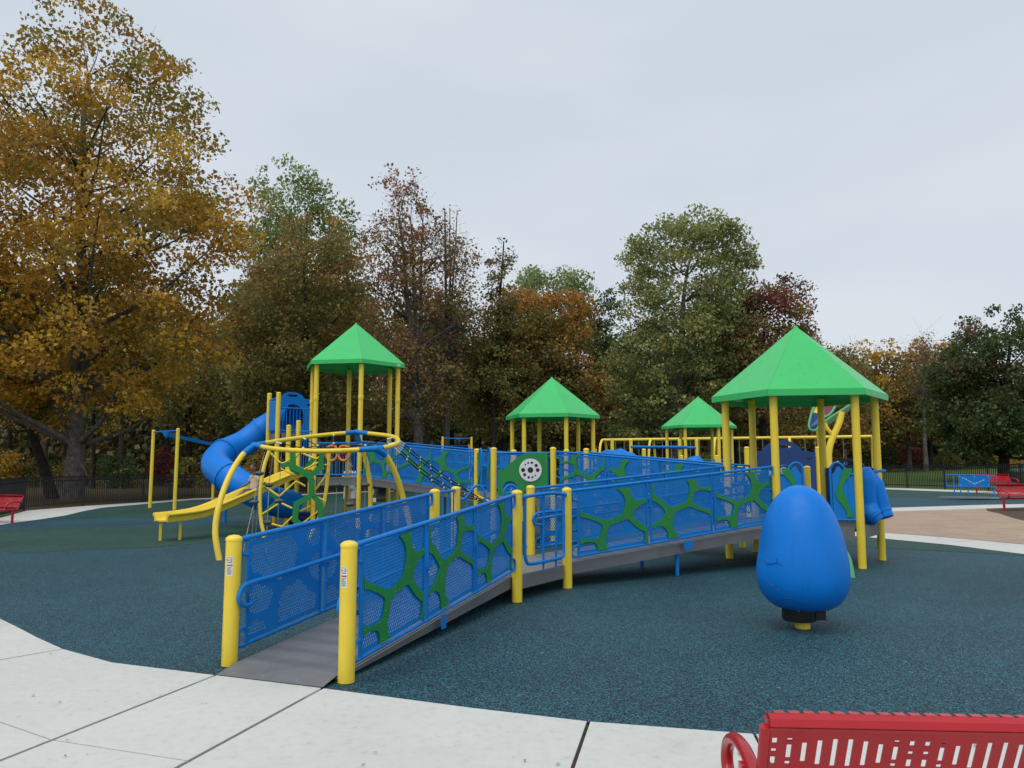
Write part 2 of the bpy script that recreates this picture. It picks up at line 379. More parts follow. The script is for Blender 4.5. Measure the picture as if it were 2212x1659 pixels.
def clip(poly, a, b, keep, off):
    ax, ay = a; dx, dy = b[0] - a[0], b[1] - a[1]; ln = math.hypot(dx, dy); nx, ny = dy / ln, -dx / ln
    out = []
    sd = [keep * ((p[0] - ax) * nx + (p[1] - ay) * ny) - off for p in poly]
    for i in range(len(poly)):
        p, q, s1, s2 = poly[i - 1], poly[i], sd[i - 1], sd[i]
        if (s1 >= 0) != (s2 >= 0):
            t = s1 / (s1 - s2); out.append((p[0] + (q[0] - p[0]) * t, p[1] + (q[1] - p[1]) * t))
        if s2 >= 0: out.append(q)
    return out
for i in range(len(lines) - 1):
    g = .014 if i in (3, 4, 2) else .010
    p = clip(full, *lines[i], -1, g); p = clip(p, *lines[i + 1], 1, g)
    if len(p) < 3: continue
    # cross joints
    cuts = {2: ((-3.23, 5.06), (-2.73, 4.75)), 3: ((-2.73, 4.75), (-1.83, 4.44))}
    parts = [p]
    cl = cuts.get(i, ((0, 2.2), (1, 2.1)))
    parts = [clip(p, *cl, -1, .005), clip(p, *cl, 1, .005)]
    for q in parts:
        if len(q) >= 3: sheet('slab', q, .006, CONC, parent=plaza, thick=.0135)

# fallen leaves and twigs
mb = MB()
rnd = random.Random(3)
for k in range(420):
    if k < 70: x, y = rnd.uniform(-5, 5), rnd.uniform(3.2, 6.0)
    elif k < 250: x, y = rnd.uniform(-12, 9), rnd.uniform(5, 22)
    else: x, y = rnd.uniform(8.5, 16), rnd.uniform(14, 24)
    r = rnd.uniform(.006, .02) if k < 70 else rnd.uniform(.012, .032); a = rnd.uniform(0, 6.28); z = ground(x) + .016
    e = rnd.uniform(.3, .8); c, s_ = math.cos(a), math.sin(a)
    mb.add([(x + c * r, y + s_ * r, z), (x - s_ * r * e, y + c * r * e, z + r * .1), (x - c * r, y - s_ * r, z), (x + s_ * r * e, y - c * r * e, z + r * .08)], [(0, 1, 2, 3)])
LITTER = simple_noise_mat('dry_leaf', [(.35, (.05, .028, .012)), (.5, (.20, .12, .05)), (.65, (.42, .34, .22))], 3.1)
mb.build('fallen_leaves', LITTER, None, 0, 'small dry leaves and twigs scattered over the slabs and rubber', 'leaves', kind='stuff')

# ---------------------------------------------------------------- posts, rails, panels
PR = .0635
_pm = {}
def post(parent, x, y, z0, z1, r=PR, mat=YEL, name='post'):
    h = round(z1 - z0, 2); k = (h, r, mat.name)
    if k not in _pm:
        c = r + .0035
        _pm[k] = MB().lathe([(r, 0), (r, h - .05), (c, h - .048), (c, h - .03), (c * .93, h - .022), (c * .6, h - .006), (.004, h)], seg=24).mesh('post', mat, 35)
    return link(name, _pm[k], parent, (x, y, z0))
def rail(parent, name, pts, r, mat=BLU, seg=10): return MB().tube(pts, r, seg).build(name, mat, parent, 50)
def clamp(parent, p, mat=BLU):
    return MB().ball(p, .04, 10, 6).build('clamp', mat, parent, 60)

PW, PH, SLOPE = 1.12, .83, 1 / 12.
CELLS = [(.325, .80, .355, .275, -.28), (.93, .99, .195, .235, .1), (1.03, .505, .265, .21, .33), (.06, .43, .29, .17, -.30), (.67, .17, .305, .275, -.12), (.08, .02, .18, .155, .1)]
def cellf(u, v, flip):            # > 0 inside one of the rounded cells of the pattern
    if flip: u, v = 1 - u, 1 - v
    best = -9; ds = []
    for (cx, cy, rx, ry, ro) in CELLS:
        x = (u - cx) * PW; y = (v - cy) * PH; c, s_ = math.cos(ro), math.sin(ro)
        a = abs(x * c + y * s_) / (rx * PW); b = abs(-x * s_ + y * c) / (ry * PH * 1.06); q = (a ** 2.5 + b ** 2.5) ** .4 * 1.035
        best = max(best, 1 - q); ds.append(q)
    ds.sort()
    return min(best, (ds[1] - ds[0] - .29) * .5)
def sheet_mesh(flip, shear):
    p = .031; hr = .0126; th = .006; R6 = p / math.sqrt(3); rows = int(PH / (p * .866)) + 2; cols = int(PW / p) + 2
    V = {}; vs = []; fs = []
    def vid(x, z, y):
        x = min(PW, max(0, x)); z = min(PH, max(0, z))
        k = (round(x, 4), round(z, 4), y)
        if k not in V: V[k] = len(vs); vs.append((x, y, z + x * shear))
        return V[k]
    cs = [(math.cos(R(30 + 60 * k)), math.sin(R(30 + 60 * k))) for k in range(6)]
    for j in range(rows):
        for i in range(cols):
            cx = (i + .5 * (j % 2)) * p; cz = j * p * .866
            if cx - p > PW or cz - p > PH: continue
            o = [(cx + a * R6, cz + b * R6) for a, b in cs]
            hole = .03 < cx < PW - .03 and .03 < cz < PH - .03 and cellf(cx / PW, cz / PH, flip) > .075
            for y, rev in ((0, 0), (th, 1)):
                oi = [vid(x, z, y) for x, z in o]
                if not hole:
                    d = [q for n, q in enumerate(oi) if q != oi[n - 1]]
                    if len(set(d)) >= 3: fs.append(tuple(reversed(d)) if rev else tuple(d))
                    continue
                ii = [vid(cx + a * hr * 1.04, cz + b * hr * 1.04, y) for a, b in cs]
                for k in range(6):
                    k2 = (k + 1) % 6; q = (oi[k], oi[k2], ii[k2], ii[k]); fs.append(tuple(reversed(q)) if rev else q)
            if hole:
                a0 = [vid(cx + a * hr * 1.04, cz + b * hr * 1.04, 0) for a, b in cs]; a1 = [vid(cx + a * hr * 1.04, cz + b * hr * 1.04, th) for a, b in cs]
                for k in range(6): fs.append((a0[k], a0[(k + 1) % 6], a1[(k + 1) % 6], a1[k]))
    me = bpy.data.meshes.new('railing_panel'); me.from_pydata(vs, [], [f for f in fs if len(set(f)) == len(f)]); me.validate(); me.materials.append(BLU)
    return me
def march(fn, W, H, nx, ny, y0, y1, shear, mat, name):
    vs = []; fs = []; V = {}
    def vert(k, x, z, y):
        k = (k, y)
        if k not in V: V[k] = len(vs); vs.append((x, y, z + x * shear))
        return V[k]
    g = [[(-1e-3 if (i in (0, nx) or j in (0, ny)) else fn(i / nx, j / ny)) for i in range(nx + 1)] for j in range(ny + 1)]
    for j in range(ny):
        for i in range(nx):
            q = [(i, j), (i + 1, j), (i + 1, j + 1), (i, j + 1)]; poly = []; cross = []
            for n in range(4):
                a, b = q[n], q[(n + 1) % 4]; fa, fb = g[a[1]][a[0]], g[b[1]][b[0]]
                if fa > 0: poly.append((a, a[0] / nx * W, a[1] / ny * H))
                if (fa > 0) != (fb > 0):
                    t = fa / (fa - fb); k = (min(a, b), max(a, b))
                    e = (k, (a[0] + (b[0] - a[0]) * t) / nx * W, (a[1] + (b[1] - a[1]) * t) / ny * H)
                    poly.append(e); cross.append((e, fa > 0))
            if len(poly) < 3: continue
            fs.append(tuple(vert(k, x, z, y0) for k, x, z in poly)); fs.append(tuple(reversed([vert(k, x, z, y1) for k, x, z in poly])))
            ex = [c for c in cross if c[1]]; en = [c for c in cross if not c[1]]
            for a, b in zip(ex, en):
                (ka, xa, za), (kb, xb, zb) = a[0], b[0]
                fs.append((vert(kb, xb, zb, y0), vert(ka, xa, za, y0), vert(ka, xa, za, y1), vert(kb, xb, zb, y1)))
    me = bpy.data.meshes.new(name); me.from_pydata(vs, [], [f for f in fs if len(set(f)) == len(f)]); me.validate()
    bm = bmesh.new(); bm.from_mesh(me); bmesh.ops.recalc_face_normals(bm, faces=bm.faces); bm.to_mesh(me); bm.free()
    me.materials.append(mat); return me
def overlay_fn(flip):
    def fn(u, v):
        uu = 1 - u if flip else u
        if abs(u - (.48 if flip else .52)) < .006 and .34 < v < .66: return -.01
        m = .012
        if u < m or u > 1 - m or v < m or v > 1 - m: return -.01
        return -.004 - cellf(u, v, flip)
    return fn
_pan = {}
def pieces(me):
    bm = bmesh.new(); bm.from_mesh(me); bm.verts.ensure_lookup_table(); seen = set(); out = []
    for v in bm.verts:
        if v.index in seen: continue
        st = [v]; comp = set()
        while st:
            q = st.pop()
            if q.index in comp: continue
            comp.add(q.index); st += [e.other_vert(q) for e in q.link_edges]
        seen |= comp
        if len(comp) < 60: continue
        b2 = bm.copy(); b2.verts.ensure_lookup_table()
        bmesh.ops.delete(b2, geom=[q for q in b2.verts if q.index not in comp], context='VERTS')
        m = bpy.data.meshes.new(me.name); b2.to_mesh(m); b2.free(); m.materials.append(me.materials[0]); out.append(m)
    bm.free(); return out
def panel_meshes(flip, side):
    if ('s', flip) not in _pan: _pan[('s', flip)] = sheet_mesh(flip, SLOPE)
    k = ('o', flip, side)
    if k not in _pan:
        y0, y1 = (.0085, .0205) if side > 0 else (-.0145, -.0025)
        _pan[k] = pieces(march(overlay_fn(flip), PW, PH, 150, 112, y0, y1, SLOPE, GRN, 'green_overlay'))
        b = MB(); yb = .0215 if side > 0 else -.0155
        pts = [(.03, .70), (.03, .60), (.49, .44), (.55, .44), (.60, .97), (.72, .97), (.72, .62), (.96, .75), (.96, .28), (.95, .04), (.30, .04), (.40, .04), (.03, .22), (.33, .30), (.25, .22), (.78, .46)]
        for u, v in pts:
            if flip: u, v = 1 - u, 1 - v
            b.ball((u * PW, yb, v * PH + u * PW * SLOPE), .0055, 6, 4, (1, .5, 1))
        _pan[('b', flip, side)] = b.mesh('bolts', STEEL, 60)
    return _pan[('s', flip)], _pan[k], _pan[('b', flip, side)]

def rail_side(par, P0, P1, z0, z1, side, n=3, hand=True, loops=True, over=True, first=0):
    """one guarded edge of a ramp; side +1 = outer face on the left when walking up"""
    P0, P1 = Vector(P0), Vector(P1); d = P1 - P0; Ln = d.length; ex = d / Ln; ey = Vector((-ex.y, ex.x)); sl = (z1 - z0) / Ln
    def pt(s, h, o=0): return Vector((P0.x + ex.x * s + ey.x * o, P0.y + ex.y * s + ey.y * o, z0 + sl * s + h))
    rail(par, 'top_rail', [pt(.09, .97), pt(Ln - .09, .97)], .0215)
    rail(par, 'bottom_rail', [pt(.10, .085), pt(Ln - .10, .085)], .0165)
    for s, q in ((.09, 1), (Ln - .09, -1)):     # curled end brackets
        for h, sg in ((.97, -1), (.085, 1)):
            rail(par, 'end_bracket', arc([pt(s, h), pt(s - q * .012, h + sg * .06), pt(s + q * .012, h + sg * .125), pt(s + q * .085, h + sg * .145)], 4), .017, seg=8)
        rail(par, 'upright', [pt(s + q * .09, .09), pt(s + q * .09, .96)], .0135, seg=8)
    gap = .075; e = .19; W = (Ln - 2 * e - (n - 1) * gap) / n
    for k in range(n):
        s0 = e + k * (W + gap)
        for s in (s0, s0 + W): MB().bar(pt(s, .09), pt(s, .955), .030, .016, up=(ex.x, ex.y, 0)).build('upright', BLU, par, 0)
        fl = (k + first) % 2
        sm, om, bm_ = panel_meshes(fl, side)
        o = pt(s0 + .004, .105, -.003); sc = (W - .008) / PW
        M = Matrix(((ex.x * sc, ey.x, 0, o.x), (ex.y * sc, ey.y, 0, o.y), (0, 0, 1, o.z), (0, 0, 0, 1)))
        p = link('railing_panel', sm, par, M=M)
        if over:
            for nm, me in [('green_overlay', m_) for m_ in om] + [('bolts', bm_)]:
                q = link(nm, me); q.parent = p; q.matrix_basis = Matrix.Identity(4)
                if nm == 'bolts': q['kind'] = 'stuff'
    if hand:
        h, o = .60, -side * .075
        a = pt(.02, h, o); b = pt(Ln - .02, h, o)
        pts = [pt(.24, h - .17, o * .35), pt(.12, h - .175, o), pt(.035, h - .15, o), pt(-.005, h - .09, o), pt(.03, h - .02, o), pt(.12, h + .005, o), pt(.4, h, o)]
        pe = [pt(Ln - .4, h, o), pt(Ln - .12, h + .005, o), pt(Ln - .03, h - .02, o), pt(Ln + .005, h - .09, o), pt(Ln - .035, h - .15, o), pt(Ln - .12, h - .175, o), pt(Ln - .24, h - .17, o * .35)]
        rail(par, 'handrail', arc(pts, 4) + arc(pe, 4), .0205)
        for k in range(n + 1):
            s = .155 if k == 0 else (Ln - .155 if k == n else e + k * (W + gap) - gap / 2)
            MB().bar(pt(s, h - .06, 0), pt(s, h - .06, o), .03, .05).build('rail_bracket', BLU, par, 0)
def deck_strip(par, A0, A1, B0, B1, z0, z1, inset=.07, name='deck'):
    A0, A1, B0, B1 = map(Vector, (A0, A1, B0, B1)); w = (B0 - A0).normalized() * inset
    a0, a1, b0, b1 = A0 + w, A1 + w, B0 - w, B1 - w
    P = lambda p, z: Vector((p.x, p.y, z))
    MB().prism([P(a0, z0 - .03), P(a1, z1 - .03), P(b1, z1 - .03), P(b0, z0 - .03)], (0, 0, .03)).build(name, DECK, par, 0)
    for p, q in ((a0, a1), (b0, b1)):
        s = 1 if p is a0 else -1
        o = w.normalized() * .012 * s
        lo0, lo1 = max(.005, z0 - .145), z1 - .145
        MB().prism([P(p - o * 2.2, lo0), P(q - o * 2.2, lo1), P(q - o * 2.2, z1 - .006), P(p - o * 2.2, z0 - .006)], Vector((o.x, o.y, 0)) * 1.9).build('side_channel', GREY, par, 0)

# decal on the entrance posts
def decal(par, x, y, z, az):
    me = bpy.data.meshes.new('warning_label'); vs = []; fs = []; n = 8; r = PR + .0012; hw = .42
    for i in range(n + 1):
        a = az + hw * (2 * i / n - 1)
        for h in (0, .16): vs.append((r * math.cos(a), r * math.sin(a), h))
    for i in range(n): fs.append((2 * i, 2 * i + 2, 2 * i + 3, 2 * i + 1))
    me.from_pydata(vs, [], fs); me.materials.append(WHITE)
    lab = link('warning_label', me, par, (x, y, z)); tag(lab, 'white age label printed 5-12 with a red bar and fine print')
    def patch(name, a0, a1, h0, h1, mat, rr):
        vs = []; fs = []
        for i in range(5):
            a = az + a0 + (a1 - a0) * i / 4
            for h in (h0, h1): vs.append((rr * math.cos(a), rr * math.sin(a), h))
        for i in range(4): fs.append((2 * i, 2 * i + 2, 2 * i + 3, 2 * i + 1))
        m = bpy.data.meshes.new(name); m.from_pydata(vs, [], fs); m.materials.append(mat)
        o = link(name, m); o.parent = lab
    patch('red_bar', -.36, .38, .083, .093, REDP, r + .0008)
    rn = random.Random(5)
    for k in range(9): patch('print_line', -.34, rn.uniform(.1, .34), .012 + k * .0073, .0148 + k * .0073, INK, r + .0008)
    patch('print_line', -.3, .3, .108, .114, INK, r + .0008); patch('print_line', -.34, .34, .148, .151, INK, r + .0008)
    text_on(lab, '5-12', .026, Vector(((r + .0014) * math.cos(az), (r + .0014) * math.sin(az), .122)), az)
def text_on(par, body, size, loc, az, mat=None, tilt=R(90), name='print', width=None):
    cu = bpy.data.curves.new('print', 'FONT'); cu.body = body; cu.size = size; cu.align_x = 'CENTER'; cu.offset = size * .012
    tmp = bpy.data.objects.new('tmp', cu); COL.objects.link(tmp)
    bpy.context.view_layer.update()
    me = bpy.data.meshes.new_from_object(tmp.evaluated_get(bpy.context.evaluated_depsgraph_get())); bpy.data.objects.remove(tmp)
    me.materials.clear(); me.materials.append(mat or INK)
    o = link(name, me); o.parent = par
    o.matrix_basis = Matrix.Translation(loc) @ Matrix.Rotation(az + R(90), 4, 'Z') @ Matrix.Rotation(tilt, 4, 'X')
    return o
INK = paint('black_print', (.02, .02, .02), .6, .1); REDP = paint('red_print', (.35, .01, .01), .6, .1)

# geometry of the walkway
E_L, E_R = (-2.31, 6.49), (-1.25, 6.0)
Q_L, Q_R = (-.98, 9.86), (.06, 9.43)
N_A, N_B = (.74, 10.48), (.28, 11.66)
W_A = (-.80, 11.05)
C1, HR, ROT1 = Vector((5.09, 13.61)), 1.27, -8.44
def hexv(C, r, rot): return [(C[0] + r * math.cos(R(k * 60 + rot)), C[1] + r * math.sin(R(k * 60 + rot))) for k in range(6)]
H1 = hexv(C1, HR, ROT1)          # 0 r, 1 b, 2 bl, 3 l, 4 fl, 5 fr
Z1, Z2, Z3, Z4 = .305, .64, .95, 1.29
R3L1, R3R1 = (.86, 16.15), (1.65, 17.15)
C2 = Vector((.43, 17.35)); H2 = [(1.65, 17.15), (1.29, 18.30), (.04, 18.56), (-.80, 17.60), (-.39, 16.40), (.86, 16.15)]
C3 = Vector((-4.42, 21.5)); H3 = hexv(C3, HR, -11)   # 0 -11deg, 1 49, 2 109, 3 169, 4 229, 5 289

def poly_deck(par, pts, z, depth=.16):
    c = sum((Vector(p) for p in pts), Vector((0, 0))) / len(pts)
    q = [Vector(p) + (c - Vector(p)).normalized() * .03 for p in pts]
    MB().prism([(p.x, p.y, z - .03) for p in q], (0, 0, .03)).build('deck', DECK, par, 0)
    for i in range(len(q)):
        a, b = q[i], q[(i + 1) % len(q)]; d = (b - a).normalized()
        MB().bar((a.x + d.x * .07, a.y + d.y * .07, z - .09), (b.x - d.x * .07, b.y - d.y * .07, z - .09), .03, depth, (0, 0, 1)).build('deck_edge', GREY, par, 0)
def bars(par, P, Q, z, h=.98, n=7, r=.0115, bow=0, mat=BLU):
    P, Q = Vector(P), Vector(Q); d = (Q - P); Ln = d.length; ex = d / Ln; ny = Vector((ex.y, -ex.x))
    def pt(s, hh, b=1):
        o = bow * math.sin(math.pi * s / Ln) * b
        return Vector((P.x + ex.x * s + ny.x * o, P.y + ex.y * s + ny.y * o, z + hh))
    rail(par, 'top_rail', [pt(.07 + (Ln - .14) * t / 8, h) for t in range(9)], .02)
    rail(par, 'bottom_rail', [pt(.07 + (Ln - .14) * t / 8, .09) for t in range(9)], .016)
    for k in range(n):
        s = .14 + (Ln - .28) * k / max(1, n - 1)
        rail(par, 'bar', [pt(s, .09), pt(s, h)], r, mat, 8)
def handloop(par, P, out, z, h=1.0, w=.26, mat=BLU):
    """swooping grab rail beside an opening: from the post outwards, up over a hump and down to the deck"""
    P = Vector((P[0], P[1])); o = Vector(out).normalized()
    def q(s, zz): return Vector((P.x + o.x * s, P.y + o.y * s, z + zz))
    rail(par, 'grab_rail', arc([q(.05, h - .16), q(.12, h - .155), q(.18, h - .10), q(.25, h + .0), q(.33, h + .03), q(.40, h - .02), q(.425, h - .12), q(.425, .5), q(.425, .12)], 5), .019)
    rail(par, 'bar', [q(.16, .1), q(.16, h - .13)], .014, mat, 8)
    rail(par, 'bottom_rail', [q(.06, .12), q(.43, .12)], .015, mat, 8)
def wing_panel(par, P, out, z, h=1.0, w=.44):
    """narrow perforated guard panel with a wave top and a green strip"""
    handloop(par, P, out, z, h)
    P = Vector(P); o = Vector(out).normalized()
    def fn(u, v):
        top = .80 + .2 * math.exp(-((u - .72) / .22) ** 2)
        if v > top: return -.01
        return .01
    me = march(lambda u, v: min(fn(u, v), .01) if ((int(u * 9) + int(v * 20)) % 1 == 0) else -.01, w - .07, h - .16, 24, 40, -.003, .003, 0, BLU, 'guard_panel')
    ny = Vector((-o.y, o.x))
    M = Matrix(((o.x, ny.x, 0, P.x + o.x * .03), (o.y, ny.y, 0, P.y + o.y * .03), (0, 0, 1, z + .13), (0, 0, 0, 1)))
    p = link('guard_panel', me, par, M=M)
    sgn = -1 if ny.y > 0 else 1
    me2 = march(lambda u, v: .16 - abs(u - (.30 + .42 * math.sin(v * 3.0) ** 2)) - .05 * math.sin(v * 12), w - .1, h - .22, 30, 60, sgn * .006 if sgn > 0 else -.018, sgn * .018 if sgn > 0 else -.006, 0, GRN, 'green_overlay')
    g = link('green_overlay', me2); g.parent = p; g.matrix_basis = Matrix.Translation((.02, 0, .03))

# ---- ramp 1: entrance
def V3(p, z): return Vector((p[0], p[1], z))
t = thing('access_ramp', 'nearest access ramp, rising from the concrete slabs between blue perforated railings', 'ramp', (-1.78, 6.25, 0), 'access ramps of the play structure')
post(t, *E_L, 0, 1.05); post(t, *E_R, 0, 1.05)
decal(t, *E_L, .72, R(-96)); decal(t, *E_R, .70, R(-112))
rail_side(t, E_R, Q_R, .03, Z1, -1); rail_side(t, E_L, Q_L, .03, Z1, 1)
deck_strip(t, E_R, Q_R, E_L, Q_L, .032, Z1, .09)
pl = [V3((-2.29, 6.165), .007), V3((-1.385, 5.825), .007), V3(Vector(E_R) + (Vector(E_L) - Vector(E_R)) * .075, .033), V3(Vector(E_L) - (Vector(E_L) - Vector(E_R)) * .075, .033)]
MB().prism(pl, (0, 0, .005)).build('entry_plate', GREY, t, 0)
for k in (.12, .4, .72): 
    p = pl[0].lerp(pl[1], k) + Vector((.02, .06, .009)); MB().lathe([(.011, 0), (.009, .004), (.001, .006)], p, 10).build('bolt', STEEL, t)
MB().bar(Vector((-.652, 7.55, .075)), Vector((-.652, 7.55, .20)), .012, .085, up=(.357, .934, 0)).build('joint_plate', BLU, t, 0)
# ---- landing 1
t = thing('ramp_landing', 'low landing where the nearest ramp turns right, with a curved blue bar gate', 'platform', (0, 10.4, 0), 'ramp landings')
P1 = [Q_R, N_A, N_B, W_A, Q_L]
for p in P1: post(t, p[0], p[1], 0, Z1 + 1.03)
poly_deck(t, P1, Z1)
a, b = Vector(Q_R), Vector(N_A); d = (b - a); Ln = d.length; d /= Ln; ny = Vector((d.y, -d.x))
def lp(s, h, o=0): return Vector((a.x + d.x * s + ny.x * o, a.y + d.y * s + ny.y * o, Z1 + h))
rail(t, 'top_rail', [lp(.08 + (Ln - .16) * k / 8, .93 + .035 * math.sin(math.pi * k / 8), .07 * math.sin(math.pi * k / 8) + .02) for k in range(9)], .021)
rail(t, 'gate_frame', [lp(.13, .92, .03)] + arc([lp(.13, .25, .03), lp(.15, .16, .04), lp(.22, .12, .05), lp(Ln / 2, .12, .07), lp(Ln - .26, .12, .05), lp(Ln - .17, .16, .04), lp(Ln - .15, .25, .03)], 4) + [lp(Ln - .15, .92, .03)], .022)
for s in (.52, .84): rail(t, 'bar', [lp(s, .02, .06), lp(s, .95, .07)], .014, seg=8)
rail(t, 'handrail', [lp(.50, .64, -.03), lp(Ln - .12, .66, -.03)], .019)
clamp(t, lp(.07, .93)); clamp(t, lp(Ln - .07, .93))
bars(t, Q_L, W_A, Z1, .97, 4)
handloop(t, W_A, (1, .25), Z1); handloop(t, N_B, (-1, -.35), Z1)
# ---- ramp 2
t = thing('access_ramp', 'second access ramp, climbing right from the bar gate landing to the nearest shelter', 'ramp', (2.3, 11.8, 0), 'access ramps of the play structure')
rail_side(t, N_A, H1[4], Z1, Z2, -1); rail_side(t, N_B, H1[3], Z1, Z2, 1)
deck_strip(t, N_A, H1[4], N_B, H1[3], Z1, Z2)
for (x, y) in ((2.45, 11.63), (2.08, 12.55)): rail(t, 'support_leg', [(x, y, 0), (x, y, .40)], .03)
for s in (.515,):
    p = Vector(N_A).lerp(Vector(H1[4]), s); MB().box((p.x + .03, p.y - .045, Z1 + (Z2 - Z1) * s - .02), (.16, .014, .13), R(31)).build('joint_plate', BLU, t, 0)
# ---- ramp 3
t = thing('access_ramp', 'third access ramp, climbing left from the nearest shelter to the landing with the drum panel', 'ramp', (2.7, 15.6, 0), 'access ramps of the play structure')
rail_side(t, H1[3], R3L1, Z2, Z3, 1, first=1); rail_side(t, H1[2], R3R1, Z2, Z3, -1)
deck_strip(t, H1[2], R3R1, H1[3], R3L1, Z2, Z3)
# ---- landing 2 with the drum panel
t = thing('ramp_landing', 'higher landing behind, with a green panel and a white disc of black dots', 'platform', (.43, 17.35, 0), 'ramp landings')
for p in H2: post(t, p[0], p[1], 0, Z3 + 1.06)
poly_deck(t, H2, Z3)
a, b = Vector(H2[4]), Vector(H2[5]); d = b - a; Ln = d.length; d /= Ln; ny = Vector((d.y, -d.x))
def dp(s, h, o=0): return Vector((a.x + d.x * s + ny.x * o, a.y + d.y * s + ny.y * o, Z3 + h))
rail(t, 'top_rail', [dp(.07, .94), dp(Ln - .07, .94)], .02); rail(t, 'bottom_rail', [dp(.07, .1), dp(Ln - .07, .1)], .016)
M = Matrix(((d.x * .93, -ny.x, 0, dp(.14, 0).x), (d.y * .93, -ny.y, 0, dp(.14, 0).y), (0, 0, 1, Z3 + .10), (0, 0, 0, 1)))
flat = sheet_mesh(1, 0); fp = link('railing_panel', flat, t, M=M)
def drum(u, v):
    if math.hypot((u - .24) * 1.0, (v - .2) * .95) < .135: return -.01
    top = .60 if u < .12 else (.60 + .385 * min(1, max(0, (u - .12) / .42)) ** .8)
    if v > top or v < .01 or u < .01 or u > .985: return -.01
    if v < .33 and u > .52: return v - (.12 + .26 * min(1, (u - .52) * 1.2))
    return .01
g = link('drum_board', march(drum, Ln - .20, .93, 100, 90, 0, .015, 0, GRN, 'drum_board'), t, M=Matrix(((d.x, ny.x, 0, dp(.10, 0).x), (d.y, ny.y, 0, dp(.10, 0, .03).y), (0, 0, 1, Z3 + .03), (0, 0, 0, 1))))
def disc(par, name, c, rad, mat, o):
    n = 28; ring = [dp(c[0] + rad * math.cos(2 * math.pi * k / n), c[1] + rad * math.sin(2 * math.pi * k / n), o) for k in range(n)]
    return MB().prism(ring, (ny.x * .012, ny.y * .012, 0)).build(name, mat, par, 0)
dc = (Ln * .63, .58); wd_ = disc(t, 'drum_disc', dc, .24, WHITE, .052)
for k, (an, rr) in enumerate([(0, .040), (38, .034), (78, .026), (108, .021), (133, .016), (180, .042), (218, .033), (256, .026), (286, .021), (312, .016)]):
    disc(t, 'dot', (dc[0] + .155 * math.cos(R(an)), dc[1] + .155 * math.sin(R(an))), rr, BLKP, .0545)
disc(t, 'dot', dc, .06, BLKP, .0545)
for p, o in ((H2[4], (-.35, 1)), (H2[3], (.3, -1))): wing_panel(t, p, o, Z3, 1.02)
bars(t, H2[0], H2[1], Z3, .97, 6)
# ---- ramp 4
t = thing('access_ramp', 'farthest access ramp, climbing left from the drum panel landing to the tall tower', 'ramp', (-2.3, 19.2, 0), 'access ramps of the play structure')
rail_side(t, H2[3], H3[5], Z3, Z4, 1); rail_side(t, H2[2], H3[0], Z3, Z4, -1, first=1)
deck_strip(t, H2[2], H3[0], H2[3], H3[5], Z3, Z4)
for (x, y) in ((-2.3, 18.95), (-1.7, 19.7)): rail(t, 'support_leg', [(x, y, 0), (x, y, .95)], .03)

# ---------------------------------------------------------------- hexagonal shelters
def shelter(label, C, rot, deck, eave, apex, RR, r=HR, joint=None, group='green roofed shelters'):
    t = thing('hexagonal_shelter', label, 'shelter', (C[0], C[1], ground(C[0])), group)
    pts = hexv(C, r, rot); rp = hexv(C, RR, rot); g = ground(C[0])
    for p in pts:
        o = post(t, p[0], p[1], ground(p[0]), eave + .045)
        if joint: MB().lathe([(PR + .001, 0), (PR + .006, .01), (PR + .006, .12), (PR + .001, .13)], (p[0], p[1], joint), 20).build('post_sleeve', YEL, t, 40)
    A = Vector((C[0], C[1], apex)); cen = Vector((C[0], C[1], eave))
    for i in range(6):
        a = Vector((*rp[i], eave)); b = Vector((*rp[(i + 1) % 6], eave))
        m = (A + a + b) / 3; nrm = (a - A).cross(b - A).normalized()
        if nrm.z < 0: nrm = -nrm
        tri = [q + (m - q).normalized() * .006 for q in (A, a, b)]
        MB().prism(tri, -nrm * .025).build('roof_panel', ROOF, t, 0)
        out = ((a + b) / 2 - cen).normalized(); e = (b - a).normalized()
        MB().prism([a + e * .002 + out * .004, b - e * .002 + out * .004, b - e * .002 + out * .004 - Vector((0, 0, .105)), a + e * .002 + out * .004 - Vector((0, 0, .105))], -out * .012).build('eave_trim', ROOF, t, 0)
    MB().lathe([(.05, -.06), (.035, -.005), (.002, .012)], A, 12).build('finial', ROOF, t)
    if deck: poly_deck(t, pts, deck, .2)
    return t, pts
t1, _ = shelter('nearest hexagonal shelter with a big green roof on the right, behind the blue egg', C1, ROT1, Z2, 2.855, 4.11, 1.50)
t = t1
fl, fr = H1[4], H1[5]; dv = (Vector(fr) - Vector(fl))
wing_panel(t, fl, dv, Z2); wing_panel(t, fr, -dv, Z2)
